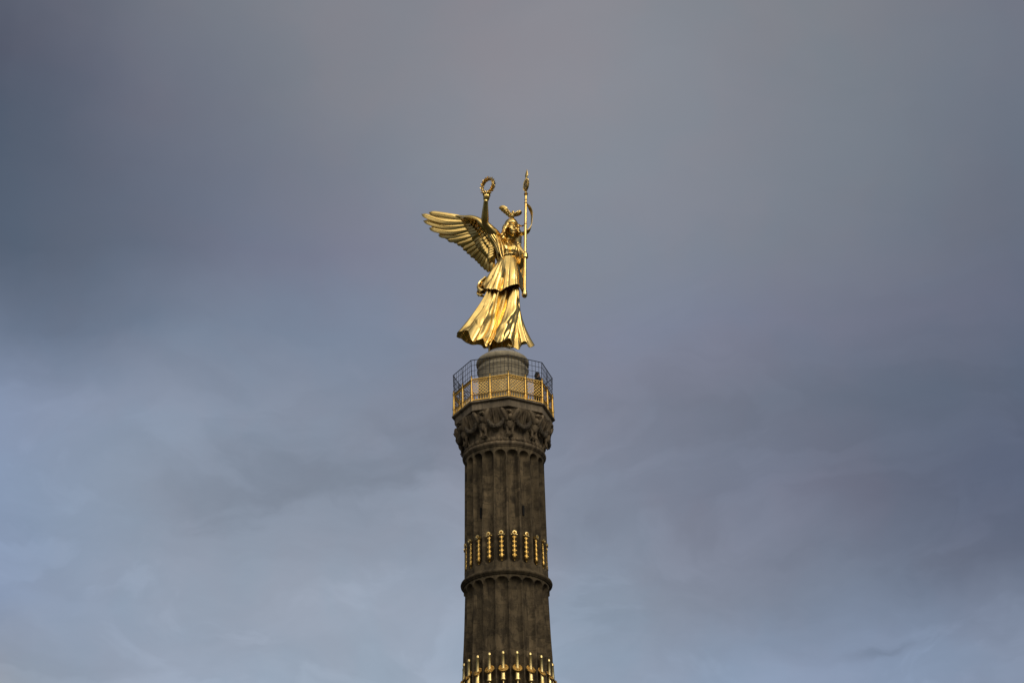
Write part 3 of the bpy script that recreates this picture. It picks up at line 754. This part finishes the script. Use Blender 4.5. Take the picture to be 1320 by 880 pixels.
eg.tube([S(661.4, 273.0, yE-0.15), S(661.6, 273.3, yE-0.20), S(661.7, 274.3, yE-0.21)], [0.03, 0.022, 0.008], 8)
def feather(mb, P, w, nrm, camber=0.25, th=0.02, n=14, tip=0.5, base=0.55):
    """one feather: P control points from root to tip, half width w, facing nrm"""
    C = crv(P, n); T = np.gradient(C, axis=0); T /= np.linalg.norm(T, axis=1)[:, None]
    nrm = np.asarray(nrm, float)
    ks = np.array([-1, -0.72, -0.36, -0.08, 0, 0.08, 0.36, 0.72, 1.0]); hh = 1-ks**2
    hh = hh*camber + np.array([0, 0, 0, 0.02, 0.13, 0.02, 0, 0, 0])
    top, bot = [], []
    for i in range(n):
        t = i/(n-1)
        ww = w*(base+(1-base)*min(1, t/0.35))*(1.0 if t < 1-tip else math.sqrt(max(0.004, 1-((t-(1-tip))/tip)**2.4)))
        a = np.cross(T[i], nrm); a /= np.linalg.norm(a)+1e-9
        m_ = np.cross(a, T[i]); m_ /= np.linalg.norm(m_)
        if m_@nrm < 0: m_ = -m_
        row = C[i]+a*(ks[:, None]*ww)+m_*(hh[:, None]*w)
        top.append(row); bot.append((row-m_*th)[::-1])
    mb.grid(np.concatenate([np.array(top), np.array(bot)], axis=1), cv=True, cap0=True, cap1=True)
# eagle's wings
for (tips, root) in (
    ([(643.0, 268.2), (645.5, 270.8), (648.5, 273.3), (651.5, 275.8), (654.5, 278.5)], [(653.5, 269.2), (655.2, 271.5), (656.6, 273.8), (657.6, 276.0), (658.6, 278.5)]),
    ([(671.6, 276.6), (670.5, 277.5), (669.0, 278.2), (667.0, 278.6), (665, 279.0)], [(667.5, 272.6), (666.2, 273.6), (665.0, 274.6), (664.0, 275.8), (663.0, 277.0)])):
    for i, (tp, rt_) in enumerate(zip(tips, root)):
        md = ((tp[0]+rt_[0])/2, (tp[1]+rt_[1])/2-0.9)
        y0 = yE+0.02+0.012*i
        feather(eg, [S(*rt_, y0), S(*md, y0-0.02), S(*tp, y0+0.05)], 0.105, (0.1, -1, -0.25), 0.10, 0.02, 12)
    rr0, rr1 = root[0], root[-1]
    eg.tube(crv([S(661, 277.0, yE+0.02), S((rr1[0]+rr0[0])/2, (rr1[1]+rr0[1])/2-0.4, yE), S(rr0[0], rr0[1], yE+0.01), S(tips[0][0]*0.45+rr0[0]*0.55, tips[0][1]*0.45+rr0[1]*0.55-0.5, yE+0.03)], 10), [0.05, 0.05, 0.048, 0.046, 0.044, 0.04, 0.036, 0.03, 0.024, 0.015], 9, rounded=True)
build(eg, 'eagle', GOLD, helmet)

# ---- drapery
class Ring:
    """closed 3D curve sampled by angle; theta 0 faces the viewer, +90 is to the right"""
    def __init__(s, ctrl):
        ctrl = sorted(ctrl, key=lambda c: c[0]); th = [c[0] for c in ctrl]; P = [np.asarray(c[1], float) for c in ctrl]
        s.th = np.array([t-360 for t in th]+th+[t+360 for t in th]); s.P = np.array(P*3)
    def __call__(s, a):
        out = []
        for x in np.atleast_1d(a):
            i = int(np.clip(np.searchsorted(s.th, x, 'right')-1, 1, len(s.th)-3))
            t0, t1 = s.th[i], s.th[i+1]; f = (x-t0)/(t1-t0)
            p0, p1, p2, p3 = s.P[i-1], s.P[i], s.P[i+1], s.P[i+2]
            m1 = (p2-p0)/(s.th[i+1]-s.th[i-1])*(t1-t0); m2 = (p3-p1)/(s.th[i+2]-s.th[i])*(t1-t0)
            out.append((2*f**3-3*f**2+1)*p1+(f**3-2*f**2+f)*m1+(-2*f**3+3*f**2)*p2+(f**3-f**2)*m2)
        return np.array(out)
def ellring(c, rx, ry): return Ring([(a, np.asarray(c)+np.array([rx*math.sin(rad(a)), -ry*math.cos(rad(a)), 0])) for a in range(-180, 180, 30)])
def wob(th, seed, n=4, lo=1, hi=5):
    r = random.Random(seed); v = np.zeros_like(th)
    for _ in range(n):
        k = r.randint(lo, hi); v += math.sin(0)+np.sin(k*th+r.uniform(0, 6.28))*r.uniform(0.5, 1)/n
    return v
def shell(G, thick):
    """closed cloth shell from an outer grid [rows, theta, 3]"""
    C = G.mean(axis=1, keepdims=True); d = G-C; d[:, :, 2] = 0; d /= np.linalg.norm(d, axis=2, keepdims=True)+1e-9
    I = G-d*thick
    full = np.concatenate([G, I[::-1]], axis=0)
    mb = MB(); mb.grid(full, cv=True, cu=True); return mb
NTH = 420
TH = np.arange(NTH)*360.0/NTH-180.0; THR = np.radians(TH)
def angd(a, b): return (a-b+180) % 360-180
def ridge(x): return np.abs(np.cos(x))**0.8

# lower skirt
skirt_top = ellring(S(650.5, 357, 0.0), 0.58, 0.40)
skirt_hem = Ring([(a_, S(x_, y_, d_)) for a_, x_, y_, d_ in (
    (-90, 588.5, 433, .20), (-78, 591, 428, .0), (-66, 597.0, 425.8, -.18), (-55, 604.0, 428, -.30), (-46, 608.5, 439, -.52), (-36, 614.5, 438, -.40), (-28, 621.5, 436, -.44),
    (-19, 625.5, 446, -.68), (-8, 631.5, 444, -.50), (4, 636, 438, -.60), (14, 641, 441, -.78), (24, 646, 440.5, -.84), (33, 652, 438.5, -.70), (42, 658, 437, -.62), (50, 664, 446.5, -.58),
    (58, 670.5, 450, -.50), (66, 674, 441, -.28), (74, 679, 440, -.25), (82, 684, 448, -.18), (90, 688.5, 445, .0), (100, 685, 442, .25), (125, 672, 446, .7), (150, 655, 450, .9),
    (180, 640, 451, .95), (-150, 626, 448.5, .95), (-130, 616, 444.5, .85), (-112, 603, 442.5, .65), (-100, 594, 437, .42))])
T0, H0 = skirt_top(TH), skirt_hem(TH)
rows = np.concatenate([np.linspace(0, 0.9, 60), np.linspace(0.91, 1, 14)])
G = []
ex = ip(TH, [-180, -90, -20, 40, 90, 130, 180], [1.6, 1.5, 1.5, 2.0, 3.1, 2.2, 1.6])
w1 = wob(THR, 5)*0.55; w2 = wob(THR, 9, 5, 2, 7)*0.5; am = 0.75+0.45*wob(THR, 21, 4, 1, 4)
for t in rows:
    s_ = t**ex
    P = T0+(H0-T0)*np.stack([s_, s_, np.full(NTH, t)], -1)
    ctr = P.mean(axis=0)
    rd = np.stack([np.sin(THR), -np.cos(THR), np.zeros(NTH)], -1)
    # leg pressed against the cloth
    legc = ip(t, [0, 0.45, 0.8, 1], [46, 43, 24, 16]); legw = ip(t, [0, 0.45, 0.85, 1], [28, 22, 16, 14])
    wl = np.exp(-(angd(TH, legc)/legw)**2)*ip(t, [0, 0.05, 0.75, 1], [0.8, 1, 0.75, 0.25])
    # main flutes: gathered above, opening to the hem; blown to the left
    A1 = ip(t, [0, 0.2, 0.6, 0.9, 1], [0.02, 0.07, 0.12, 0.10, 0.07])
    A2 = ip(t, [0, 0.2, 1], [0.012, 0.02, 0.03])
    sh = -0.95*(1-t)
    f1 = ridge(5.0*(THR+w1*0.34+sh*0.5)+0.7)-0.6
    f2 = ridge(13.0*(THR+w2*0.25+sh*0.3)+2.1)-0.6
    fo = (A1*f1*am+A2*f2)*(1-0.92*wl)
    # swags swinging across from the knee to the lower left
    for (ta, tb, aa, ab, amp) in ((0.40, 0.97, 66, -16, 0.065), (0.52, 1.0, 62, 4, 0.035), (0.66, 1.02, 70, 22, 0.025), (0.15, 0.8, 16, -46, 0.06), (0.10, 0.9, -4, -66, 0.05)):
        if ta <= t <= tb:
            f = (t-ta)/(tb-ta); c_ = aa+(ab-aa)*f
            d_ = angd(TH, c_)
            prof = np.where(d_ < 0, np.exp(-(d_/11.0)**2), np.exp(-(d_/6.5)**2))
            fo = fo+amp*prof*min(1, f/0.15)*min(1.0, (1.02-f)/0.12)
    rc = ip(t, [0, 0.3, 0.7, 1], [8, 2, -10, -14]); rw = ip(t, [0, 0.5, 1], [17, 19, 14])
    d_ = angd(TH, rc)
    fo = fo-ip(t, [0, 0.2, 0.5, 0.85, 1], [0.02, 0.16, 0.21, 0.14, 0.05])*np.exp(-(d_/rw)**4)
    fo = fo+0.045*np.exp(-(angd(TH, rc-7)/4.2)**2)*ip(t, [0.1, 0.3, 0.9, 1], [0, 1, 1, 0.4])+0.035*np.exp(-(angd(TH, rc+6)/3.6)**2)*ip(t, [0.1, 0.3, 0.9, 1], [0, 1, 1, 0.4])
    for a0_, a1_, a2_, dp_, wd_ in ((-44, -46, -42, 0.17, 6.0), (-58, -66, -62, 0.15, 5.0), (-22, -29, -31, 0.13, 4.2), (-74, -84, -86, 0.10, 5.0), (30, 62, 46, 0.07, 4.0)):
        d_ = angd(TH, ip(t, [0, 0.5, 1], [a0_, a1_, a2_]))
        fo = fo-dp_*ip(t, [0, 0.2, 0.6, 0.9, 1], [0.1, 0.8, 1, 0.6, 0.2])*np.exp(-(d_/wd_)**2)
    d_ = angd(TH, ip(t, [0, 0.5, 1], [78, 72, 62]))
    fo = fo-ip(t, [0, 0.3, 0.7, 1], [0.0, 0.10, 0.15, 0.06])*np.exp(-(d_/8)**2)
    bulge = 0.22*wl*ip(t, [0, 0.35, 0.8, 1], [0.55, 1.0, 0.55, 0.1])
    P = P+rd*(fo+bulge)[:, None]
    P[:, 2] += 0.03*np.clip(t-0.75, 0, 1)/0.25*np.sin(6.5*2*(THR+w1*0.3)+0.5)*am*(1-wl)     # rippling hem
    # ridges sheared by the wind: blown out to the left as they fall
    G.append(P)
skirt = build(shell(np.array(G), 0.035), 'skirt', GOLD, statue, sharp=0)

# overskirt of the peplos
ov_top = Ring([(a, S(656.4, 332.6, 0.0)+np.array([0.385*math.sin(rad(a)), -0.36*math.cos(rad(a)), -0.05*math.sin(rad(a))])) for a in range(-180, 180, 30)])
ov_hem = Ring([(-90, S(618.5, 369, 0.08)), (-62, S(627, 372.5, -0.28)), (-42, S(633, 372.5, -0.44)), (-30, S(638, 373.5, -0.52)), (-12, S(645, 374.5, -0.64)), (3, S(651, 372.5, -0.72)), (18, S(656.5, 368.2, -0.76)),
               (34, S(663, 367.8, -0.70)), (50, S(669.5, 368.0, -0.55)), (70, S(674.0, 376.5, -0.28)), (90, S(676.0, 374, 0.05)), (130, S(668, 370, 0.55)), (180, S(646, 370, 0.72)), (-125, S(619, 380, 0.48)), (-105, S(618, 382, 0.25))])
T0, H0 = ov_top(TH), ov_hem(TH)
w1 = wob(THR, 33)*0.5; w2 = wob(THR, 35, 5, 2, 7)*0.5; am = 0.8+0.4*wob(THR, 41, 4, 1, 4)
G = []
for t in np.linspace(0, 1, 52):
    s_ = np.full(NTH, t**1.15+0.08*math.sin(PI*t)*0.6)
    P = T0+(H0-T0)*np.stack([s_, s_, np.full(NTH, t)], -1)
    rd = np.stack([np.sin(THR), -np.cos(THR), np.zeros(NTH)], -1)
    thigh = np.exp(-(angd(TH, 36)/26)**2)*ip(t, [0, 0.25, 0.7, 1], [0, 0.8, 1, 0.6])
    A1 = ip(t, [0, 0.2, 0.5, 1], [0.004, 0.012, 0.085, 0.135]); A2 = ip(t, [0, 0.2, 0.45, 1], [0.002, 0.004, 0.010, 0.018])
    sh = 0.5*(1-t)
    f1 = ridge(5.0*(THR+w1*0.36+sh*0.3)+0.2)-0.6; f2 = ridge(15.0*(THR+w2*0.2+sh*0.3)+1.0)-0.6
    fo = (A1*f1*am+A2*f2)*(1-0.7*thigh)+0.07*thigh
    d_ = angd(TH, -8-10*t)
    fo = fo-0.16*np.exp(-(d_/8)**2)*ip(t, [0.40, 0.62, 0.9, 1], [0, 1, 0.7, 0.2])
    for a_, b_, g_, wd in ((-58, -78, 0.13, 7), (-34, -46, 0.10, 5), (66, 74, 0.09, 6)):
        fo = fo-g_*np.exp(-(angd(TH, a_+(b_-a_)*t)/wd)**2)*ip(t, [0.15, 0.5, 0.95, 1], [0, 1, 0.9, 0.5])
    fo = fo+0.06*math.sin(PI*min(1.0, t/0.8))*np.exp(-(angd(TH, 20)/60)**2)
    P = P+rd*fo[:, None]
    P[:, 2] += 0.045*sstep((t-0.6)/0.4)*np.sin(12*(THR+w1*0.3)+0.4)*am
    G.append(P)
build(shell(np.array(G), 0.03), 'overskirt', GOLD, statue, sharp=0)

# bodice with the girdle
rings = [(309.0, 650, 662, 0.06, 0.18), (311.5, 645.5, 664.5, 0.06, 0.26), (315, 642.8, 667.5, 0.04, 0.33), (319, 642.8, 669.3, 0.01, 0.39), (323, 643.8, 669.6, -0.02, 0.43), (327, 645, 669.2, -0.03, 0.44), (331, 645.3, 668.4, -0.02, 0.42), (334.5, 645.6, 667.6, 0.0, 0.38)]
G = []
w1 = wob(THR, 55)*0.5
for t in np.linspace(0, 1, 46):
    k = t*(len(rings)-1); i = min(int(k), len(rings)-2); f = k-i
    row = [a+(b_-a)*f for a, b_ in zip(rings[i], rings[i+1])]
    pl, pr = S(row[1], row[0], row[3]), S(row[2], row[0], row[3])
    c_ = (pl+pr)/2; rx = abs(pr[0]-pl[0])/2
    fo = 0.030*(ridge(9*(THR+w1*0.25+0.15*t)+0.3)-0.6)*ip(t, [0, 0.2, 0.85, 1], [0.3, 1, 1, 0.6])
    fo = fo+0.055*(np.exp(-(angd(TH, -30)/19)**2)+np.exp(-(angd(TH, 34)/19)**2))*ip(t, [0.25, 0.55, 0.8], [0, 1, 0])
    fo = fo-0.09*np.exp(-(angd(TH, -10+14*t)/6)**2)*ip(t, [0.1, 0.35, 0.8, 1], [0, 1, 0.8, 0])-0.06*np.exp(-(angd(TH, 8+8*t)/5)**2)*ip(t, [0.1, 0.35, 0.8, 1], [0, 1, 0.8, 0])
    P = c_+np.stack([(rx+fo)*np.sin(THR), -(row[4]+fo)*np.cos(THR), np.zeros(NTH)], -1)
    P[:, 2] += 0.04*np.sin(THR)*-1
    G.append(P)
build(shell(np.array(G), 0.03), 'bodice', GOLD, statue, sharp=0)
G = []
for row, rx, ry in ((330.6, 0.37, 0.34), (330.9, 0.405, 0.415), (332.0, 0.418, 0.432), (333.2, 0.41, 0.42), (333.7, 0.37, 0.34)):
    c_ = S(656.4, row, 0.0)
    P = c_+np.stack([(rx+0.006*np.cos(9*THR))*np.sin(THR), -ry*np.cos(THR), 0.05*np.sin(THR)], -1)
    G.append(P)
build(shell(np.array(G), 0.05), 'girdle', GOLD, statue, sharp=0)

# garment edge falling from the raised shoulder, and the sleeve gathered on the other
d = MB()
d.tube(crv([S(637.5, 298, -0.05), S(640.5, 305, -0.22), S(642.5, 315, -0.33), S(645.0, 326, -0.36), S(647.5, 333, -0.36)], 16), np.linspace(0.055, 0.02, 16), 10, rounded=True)
d.tube(crv([S(641, 302, 0.0), S(645, 309, -0.20), S(647.5, 318, -0.36), S(649, 330, -0.37)], 14), np.linspace(0.07, 0.02, 14), 10, rounded=True)
d.tube(crv([S(643, 304, 0.05), S(648.5, 311, -0.22), S(652, 318, -0.38), S(654, 328, -0.40)], 14), np.linspace(0.06, 0.02, 14), 10, rounded=True)
cs = crv([S(629, 293, -0.16), S(633, 300, -0.06), S(637.5, 308, 0.0), S(643, 317, 0.02), S(647, 328, 0.0)], 26); G = []
wv = wob(THR, 77)*0.5
for i, c_ in enumerate(cs):
    t = i/25; r = ip(t, [0, 0.12, 0.45, 0.8, 1], [0.155, 0.205, 0.255, 0.24, 0.20])
    fo = ip(t, [0, 0.3, 1], [0.008, 0.03, 0.03])*(ridge(6*(THR+wv*0.3)+0.4)-0.6)
    T_ = (cs[min(i+1, 25)]-cs[max(i-1, 0)]); T_ = T_/np.linalg.norm(T_)
    a_ = np.cross(T_, (0, 1.0, 0)); a_ /= np.linalg.norm(a_); b_ = np.cross(a_, T_)
    G.append(c_+(r+fo)[:, None]*(np.sin(THR)[:, None]*a_*0.85+np.cos(THR)[:, None]*b_))
V_, F_ = shell(np.array(G), 0.03).arrays(); d.add(V_, F_)
build(d, 'shoulder_drape', GOLD, statue, sharp=0)
sl_ = []
w1 = wob(THR, 61)*0.5
cs = crv([S(664.5, 314.5, 0.02), S(667.5, 321, 0.0), S(670.5, 329, 0.0), S(671.3, 342, 0.10), S(671.3, 362, 0.20)], 30)
for i, c_ in enumerate(cs):
    t = i/29
    r = ip(t, [0, 0.15, 0.4, 0.7, 1], [0.12, 0.235, 0.235, 0.20, 0.17])
    fo = ip(t, [0, 0.3, 1], [0.01, 0.035, 0.05])*(ridge(5*(THR+w1*0.3)+0.5+1.2*t)-0.6)
    sl_.append(c_+np.stack([(r*0.85+fo)*np.sin(THR), -(r*1.1+fo)*np.cos(THR), 0.05*t*np.sin(5*THR)], -1))
build(shell(np.array(sl_), 0.03), 'sleeve', GOLD, statue, sharp=0)
# end of the mantle fluttering at her right hip
fl = MB()
for (c0, c1, c2, c3, wd) in (((626, 358, 0.2), (620, 364, 0.22), (617.5, 371, 0.15), (622, 377, 0.05), 0.17), ((624, 364, 0.25), (619, 371, 0.3), (617.5, 379, 0.22), (622.5, 381.5, 0.12), 0.12)):
    C = crv([S(*c0), S(*c1), S(*c2), S(*c3)], 22); T = np.gradient(C, axis=0); G = []
    for i in range(22):
        t = i/21; a = np.array([0.25, -0.95, 0.1]); r = []
        for k in range(9):
            x = k/8*2-1
            r.append(C[i]+a*x*wd*(0.6+0.5*t)+np.array([0.10*math.cos(2.6*x+2*t)*(0.4+t), 0, 0.03*math.sin(3*x+4*t)]))
        r = np.array(r); nn = np.cross(T[i], a); nn /= np.linalg.norm(nn)
        G.append(np.concatenate([r+nn*0.02, (r-nn*0.02)[::-1]]))
    fl.grid(np.array(G), cv=True, cap0=True, cap1=True)
build(fl, 'mantle_end', GOLD, statue, sharp=50)

# ---- wings
TIPS = [(553, 274), (543.4, 276.3), (545.8, 284.6), (553.2, 294.2), (565, 303.2), (576.8, 309.8), (589, 315), (596.5, 321.8), (601.5, 326.6), (606.6, 331.6), (612.4, 336), (616, 339.6), (620, 344), (624.8, 348), (629, 350.8), (634, 351)]
ROOT = [(606, 282.5), (607, 286), (609, 290), (611.5, 294.5), (614, 298.5), (616.5, 302), (618.5, 305.5), (620.5, 309), (622, 312), (624, 315.5), (626, 319), (628, 322), (629.5, 325), (631, 328), (633, 331), (636, 333)]
MID = [(577, 277.6), (573, 285.2), (577, 292.0), (582, 299), (589, 303.5), (596.5, 307), (604, 311), (609, 315.8), (612, 319.6), (615.5, 324), (619.5, 328), (622.3, 331.2), (625, 334.8), (628, 338.4), (631, 341.2), (635, 342)]
HWID = [0.115, 0.125, 0.13, 0.13, 0.125, 0.12, 0.115, 0.11, 0.10, 0.10, 0.095, 0.095, 0.095, 0.095, 0.095, 0.10]
def wing_geo(pt, nrm):
    """pt(px, py, lift) places a point of the wing; lift is towards the viewer"""
    w = MB()
    for i in range(len(TIPS)):
        lf = 0.10-0.016*i if i < 9 else -0.03+0.004*i
        st = 0.018*(i % 2)
        a, b_, c_ = ROOT[i], MID[i], TIPS[i]
        feather(w, [pt(a[0], a[1], 0.06-0.004*i), pt(b_[0], b_[1], 0.05-0.006*i+st), pt(c_[0], c_[1], -0.02-0.006*i+st)], HWID[i], nrm, 0.15, 0.03, 22, 0.20, 0.85)
    for i in range(len(TIPS)-1):                          # under layer, showing between the quills
        a, b_, c_ = [(np.array(Q[i])+np.array(Q[i+1]))/2 for Q in (ROOT, MID, TIPS)]
        c_ = b_+(c_-b_)*(0.80 if i < 4 else 0.92)
        feather(w, [pt(a[0], a[1], 0.02-0.004*i), pt(b_[0], b_[1], 0.012-0.006*i), pt(c_[0], c_[1], -0.055-0.006*i)], (HWID[i]+HWID[i+1])*0.40, nrm, 0.12, 0.02, 18, 0.2, 0.85)
    # greater coverts, then two rows of lesser coverts reaching to the shoulder
    lead = [(598, 280.3), (608, 281), (617, 284.5), (624, 291), (630, 298.5), (636, 306)]
    for rowi, (f0, hw, lf, cnt, ln) in enumerate(((0.22, 0.115, 0.13, 17, 13.0), (0.55, 0.10, 0.20, 14, 9.5), (0.86, 0.09, 0.26, 12, 7.5))):
        for j in range(cnt):
            x = j/(cnt-1)*(len(ROOT)-1); i0 = min(int(x), len(ROOT)-2); fx = x-i0
            r_ = np.array(ROOT[i0])*(1-fx)+np.array(ROOT[i0+1])*fx
            tp_ = np.array(MID[i0])*(1-fx)+np.array(MID[i0+1])*fx
            y = j/(cnt-1)*(len(lead)-1); k0 = min(int(y), len(lead)-2); fy = y-k0
            l_ = np.array(lead[k0])*(1-fy)+np.array(lead[k0+1])*fy
            q_ = tp_-r_; q_ /= np.linalg.norm(q_)+1e-9
            A = r_+(l_-r_)*f0
            B = A+q_*ln*(0.75+0.25*math.sin(PI*x/15)); M_ = (A+B)/2
            tiltf = 0.30*max(0.0, 1-x/11)                     # upper coverts roll over the leading edge
            feather(w, [pt(A[0], A[1], lf+tiltf), pt(M_[0], M_[1], lf+0.02), pt(B[0], B[1], lf-0.07-tiltf*0.6+0.012*(j % 2))], hw, nrm, 0.26, 0.03, 14, 0.4, 0.85)
    # arm of the wing along the leading edge
    w.tube(crv([pt(*lead[5], 0.12), pt(*lead[4], 0.24), pt(*lead[3], 0.30), pt(*lead[2], 0.28), pt(*lead[1], 0.20), pt(*lead[0], 0.12), pt(588, 278.6, 0.05)], 24), ip(np.linspace(0, 1, 24), [0, 0.3, 0.7, 0.9, 1], [0.20, 0.17, 0.12, 0.08, 0.04]), 12, rounded=True)
    # feathered root against the back
    w.tube(crv([pt(637, 306, 0.12), pt(638, 316, 0.0), pt(640, 326, -0.06), pt(642, 335, -0.1)], 12), np.linspace(0.20, 0.08, 12), 12, flat=0.5, rounded=True)
    for j in range(7):
        a = (636-0.3*j, 309+3.4*j); feather(w, [pt(a[0]+2, a[1], 0.20), pt(a[0]-2.5, a[1]+3.5, 0.20), pt(a[0]-4.5, a[1]+9, 0.12)], 0.10, nrm, 0.4, 0.03, 10, 0.5, 0.8)
    return w
def right_pt(px, py, lift):
    d = (636-px)/31.0; v = (306-py)/27.6
    return S(px, py, 0.38+0.30*d+0.03*d*d-0.16*max(0.0, v)-lift)
build(wing_geo(right_pt, (0.12, -0.98, -0.15)), 'wing', GOLD, statue, sharp=45)
LB = S(664.5, 316, 0.34)
def left_pt(px, py, lift):
    d = (636-px)/31.0; v = (306-py)/27.6*1.12
    d = max(d, -0.1)
    return LB+np.array([0.04*d+0.25*lift+0.02*d*d, 0.97*d-0.05*lift, v*0.98+0.18*d])+np.array([0.1*lift, 0, 0])
build(wing_geo(left_pt, (0.98, -0.12, -0.1)), 'wing', GOLD, statue, sharp=45)

# ---- laurel wreath in the raised hand
wr = MB(); ya = rad(38); wx = np.array([math.cos(ya), -math.sin(ya), 0]); wz = np.array([0.03, -0.05, 1.0]); wz /= np.linalg.norm(wz)
RW = 0.335
Pw = np.array([WC+wx*RW*math.cos(a)*0.92+wz*RW*1.0*math.sin(a) for a in np.linspace(0, 2*PI, 41)])
wr.tube(Pw, 0.038, 8, caps=False)
rr = random.Random(4); ny = np.cross(wx, wz)
for i in range(34):
    a = 2*PI*i/34
    rdv = wx*math.cos(a)*0.92+wz*math.sin(a); tg = -wx*math.sin(a)+wz*math.cos(a); tg = tg*(1 if math.cos(a) > 0 else -1)
    for q in range(3):
        dd = rdv*math.cos(q*2.1+i)+ny*math.sin(q*2.1+i)
        L = tg*0.75+dd*0.75; L /= np.linalg.norm(L)
        c_ = WC+rdv*RW+L*0.062
        x_ = np.cross(L, rdv); x_ /= np.linalg.norm(x_)+1e-9; y_ = np.cross(L, x_)
        wr.ell(c_, (0.038, 0.014, 0.088), np.stack([x_, y_, L], -1), 7, 6)
    if i % 3 == 0: wr.ell(WC+rdv*RW+ny*-0.05+rdv*0.03, 0.022, None, 7, 5)
build(wr, 'laurel_wreath', GOLD, statue)

# ---- staff of the standard
sf = MB()
zz = np.linspace(0, 1, 30)
sf.tube(ST0+(ST1-ST0)*zz[:, None], ip(zz, [0, 0.4, 0.75, 1], [0.066, 0.062, 0.055, 0.050]), 14)
for py, r in ((262, 0.066), (258, 0.062), (289.5, 0.066), (326, 0.066), (249.8, 0.085), (251.5, 0.075)):
    c_ = on_staff(py); sf.tube([c_-np.array([0, 0, 0.022]), c_, c_+np.array([0, 0, 0.022])], [r*0.9, r*1.08, r*0.9], 14)
staff = build(sf, 'standard_staff', GOLD, statue)
cpb = MB(); c0, c1 = on_staff(383.5), on_staff(374.5)
cpb.tube([c0+(c1-c0)*t for t in (0, 0.04, 0.25, 0.5, 0.85, 0.97, 1)], [0.03, 0.07, 0.115, 0.118, 0.095, 0.09, 0.07], 14)
build(cpb, 'end_cap', GOLD, staff)
# iron cross inside a wreath, seen almost edge-on
cx_ = S(678.1, 239.5, YS); ed = np.array([math.sin(rad(24)), -math.cos(rad(24)), 0]); nrm_ = np.array([math.cos(rad(24)), math.sin(rad(24)), 0])
cr_ = MB()
for a in range(4):
    ca, sa = math.cos(a*PI/2), math.sin(a*PI/2)
    def q_(r, w_, o): return cx_+ed*(ca*r-sa*w_)+np.array([0, 0, 1])*(sa*r+ca*w_)+nrm_*o
    V = [q_(0.02, -0.025, -0.03), q_(0.02, 0.025, -0.03), q_(0.18, 0.09, -0.03), q_(0.18, -0.09, -0.03), q_(0.02, -0.025, 0.03), q_(0.02, 0.025, 0.03), q_(0.18, 0.09, 0.03), q_(0.18, -0.09, 0.03)]
    cr_.add(V, [(0, 1, 2, 3), (7, 6, 5, 4), (0, 4, 5, 1), (1, 5, 6, 2), (2, 6, 7, 3), (3, 7, 4, 0)])
build(cr_, 'iron_cross', GOLD, staff, smooth=False)
cw = MB(); 
ringp = np.array([cx_+ed*0.20*math.cos(a)+np.array([0, 0, 0.255*math.sin(a)]) for a in np.linspace(0, 2*PI, 31)])
cw.tube(ringp, 0.034, 7, caps=False)
for i in range(26):
    a = 2*PI*i/26; p = cx_+ed*0.20*math.cos(a)+np.array([0, 0, 0.255*math.sin(a)]); rdv = ed*math.cos(a)+np.array([0, 0, math.sin(a)])
    for s in (-1, 0, 1):
        L = rdv*0.35+nrm_*s*0.3+np.array([0, 0, 0.7]); L /= np.linalg.norm(L); x_ = np.cross(L, rdv+nrm_*0.3); x_ /= np.linalg.norm(x_); y_ = np.cross(L, x_)
        cw.ell(p+L*0.045, (0.026, 0.012, 0.06), np.stack([x_, y_, L], -1), 7, 6)
cw.tube([S(677.9, 249.5, YS), S(678, 247.5, YS)], [0.06, 0.045], 10)
build(cw, 'oak_wreath', GOLD, staff)
sp_ = MB()
b0, b1, b2, b3 = S(678.4, 232.5, YS), S(678.6, 228.5, YS), S(678.9, 224, YS), S(679.2, 218.6, YS)
C = crv([b0, b1, b2, b3], 16); G = []
for i in range(16):
    t = i/15; w_ = ip(t, [0, 0.12, 0.3, 0.5, 0.8, 1], [0.05, 0.03, 0.055, 0.10, 0.055, 0.006]); th_ = ip(t, [0, 0.3, 1], [0.05, 0.035, 0.006])
    x_ = np.array([0.75, -0.66, 0])
    y_ = np.array([0.66, 0.75, 0])
    G.append([C[i]+x_*w_*math.cos(a)+y_*th_*math.sin(a) for a in np.arange(8)*PI/4])
sp_.grid(np.array(G), cv=True, cap0=True, cap1=True)
build(sp_, 'spear_tip', GOLD, staff, sharp=30)
rb = MB()
def band(P, wd, a, n=26, th=0.014):
    C = crv(P, n); T = np.gradient(C, axis=0); T /= np.linalg.norm(T, axis=1)[:, None]; G = []
    for i in range(n):
        t = i/(n-1); av = np.asarray(a[0])*(1-t)+np.asarray(a[1])*t; av = av-T[i]*(av@T[i]); av /= np.linalg.norm(av); nn = np.cross(T[i], av)
        w_ = wd*ip(t, [0, 0.15, 0.9, 1], [0.35, 1, 1, 0.8])
        G.append([C[i]+av*w_+nn*th, C[i]-av*w_+nn*th, C[i]-av*w_-nn*th, C[i]+av*w_-nn*th])
    rb.grid(np.array(G), cv=True, cap0=True, cap1=True)
band([S(679.2, 263, YS-0.02), S(682.5, 267.5, YS-0.05), S(685.2, 274, YS), S(685.4, 283, YS+0.06), S(684.6, 291.5, YS+0.10), S(681, 298, YS+0.12), S(675, 301, YS+0.2), S(667.5, 301.2, YS+0.35)], 0.085, ((0.45, -0.75, 0.3), (0.0, -0.9, 0.75)))
band([S(676.5, 290, YS), S(672, 291.5, YS+0.1), S(669, 289.8, YS+0.2), S(666.8, 290, YS+0.25)], 0.03, ((0, -0.6, 0.8), (0, -0.8, 0.6)), 14)
build(rb, 'ribbon', GOLD, staff, sharp=50)
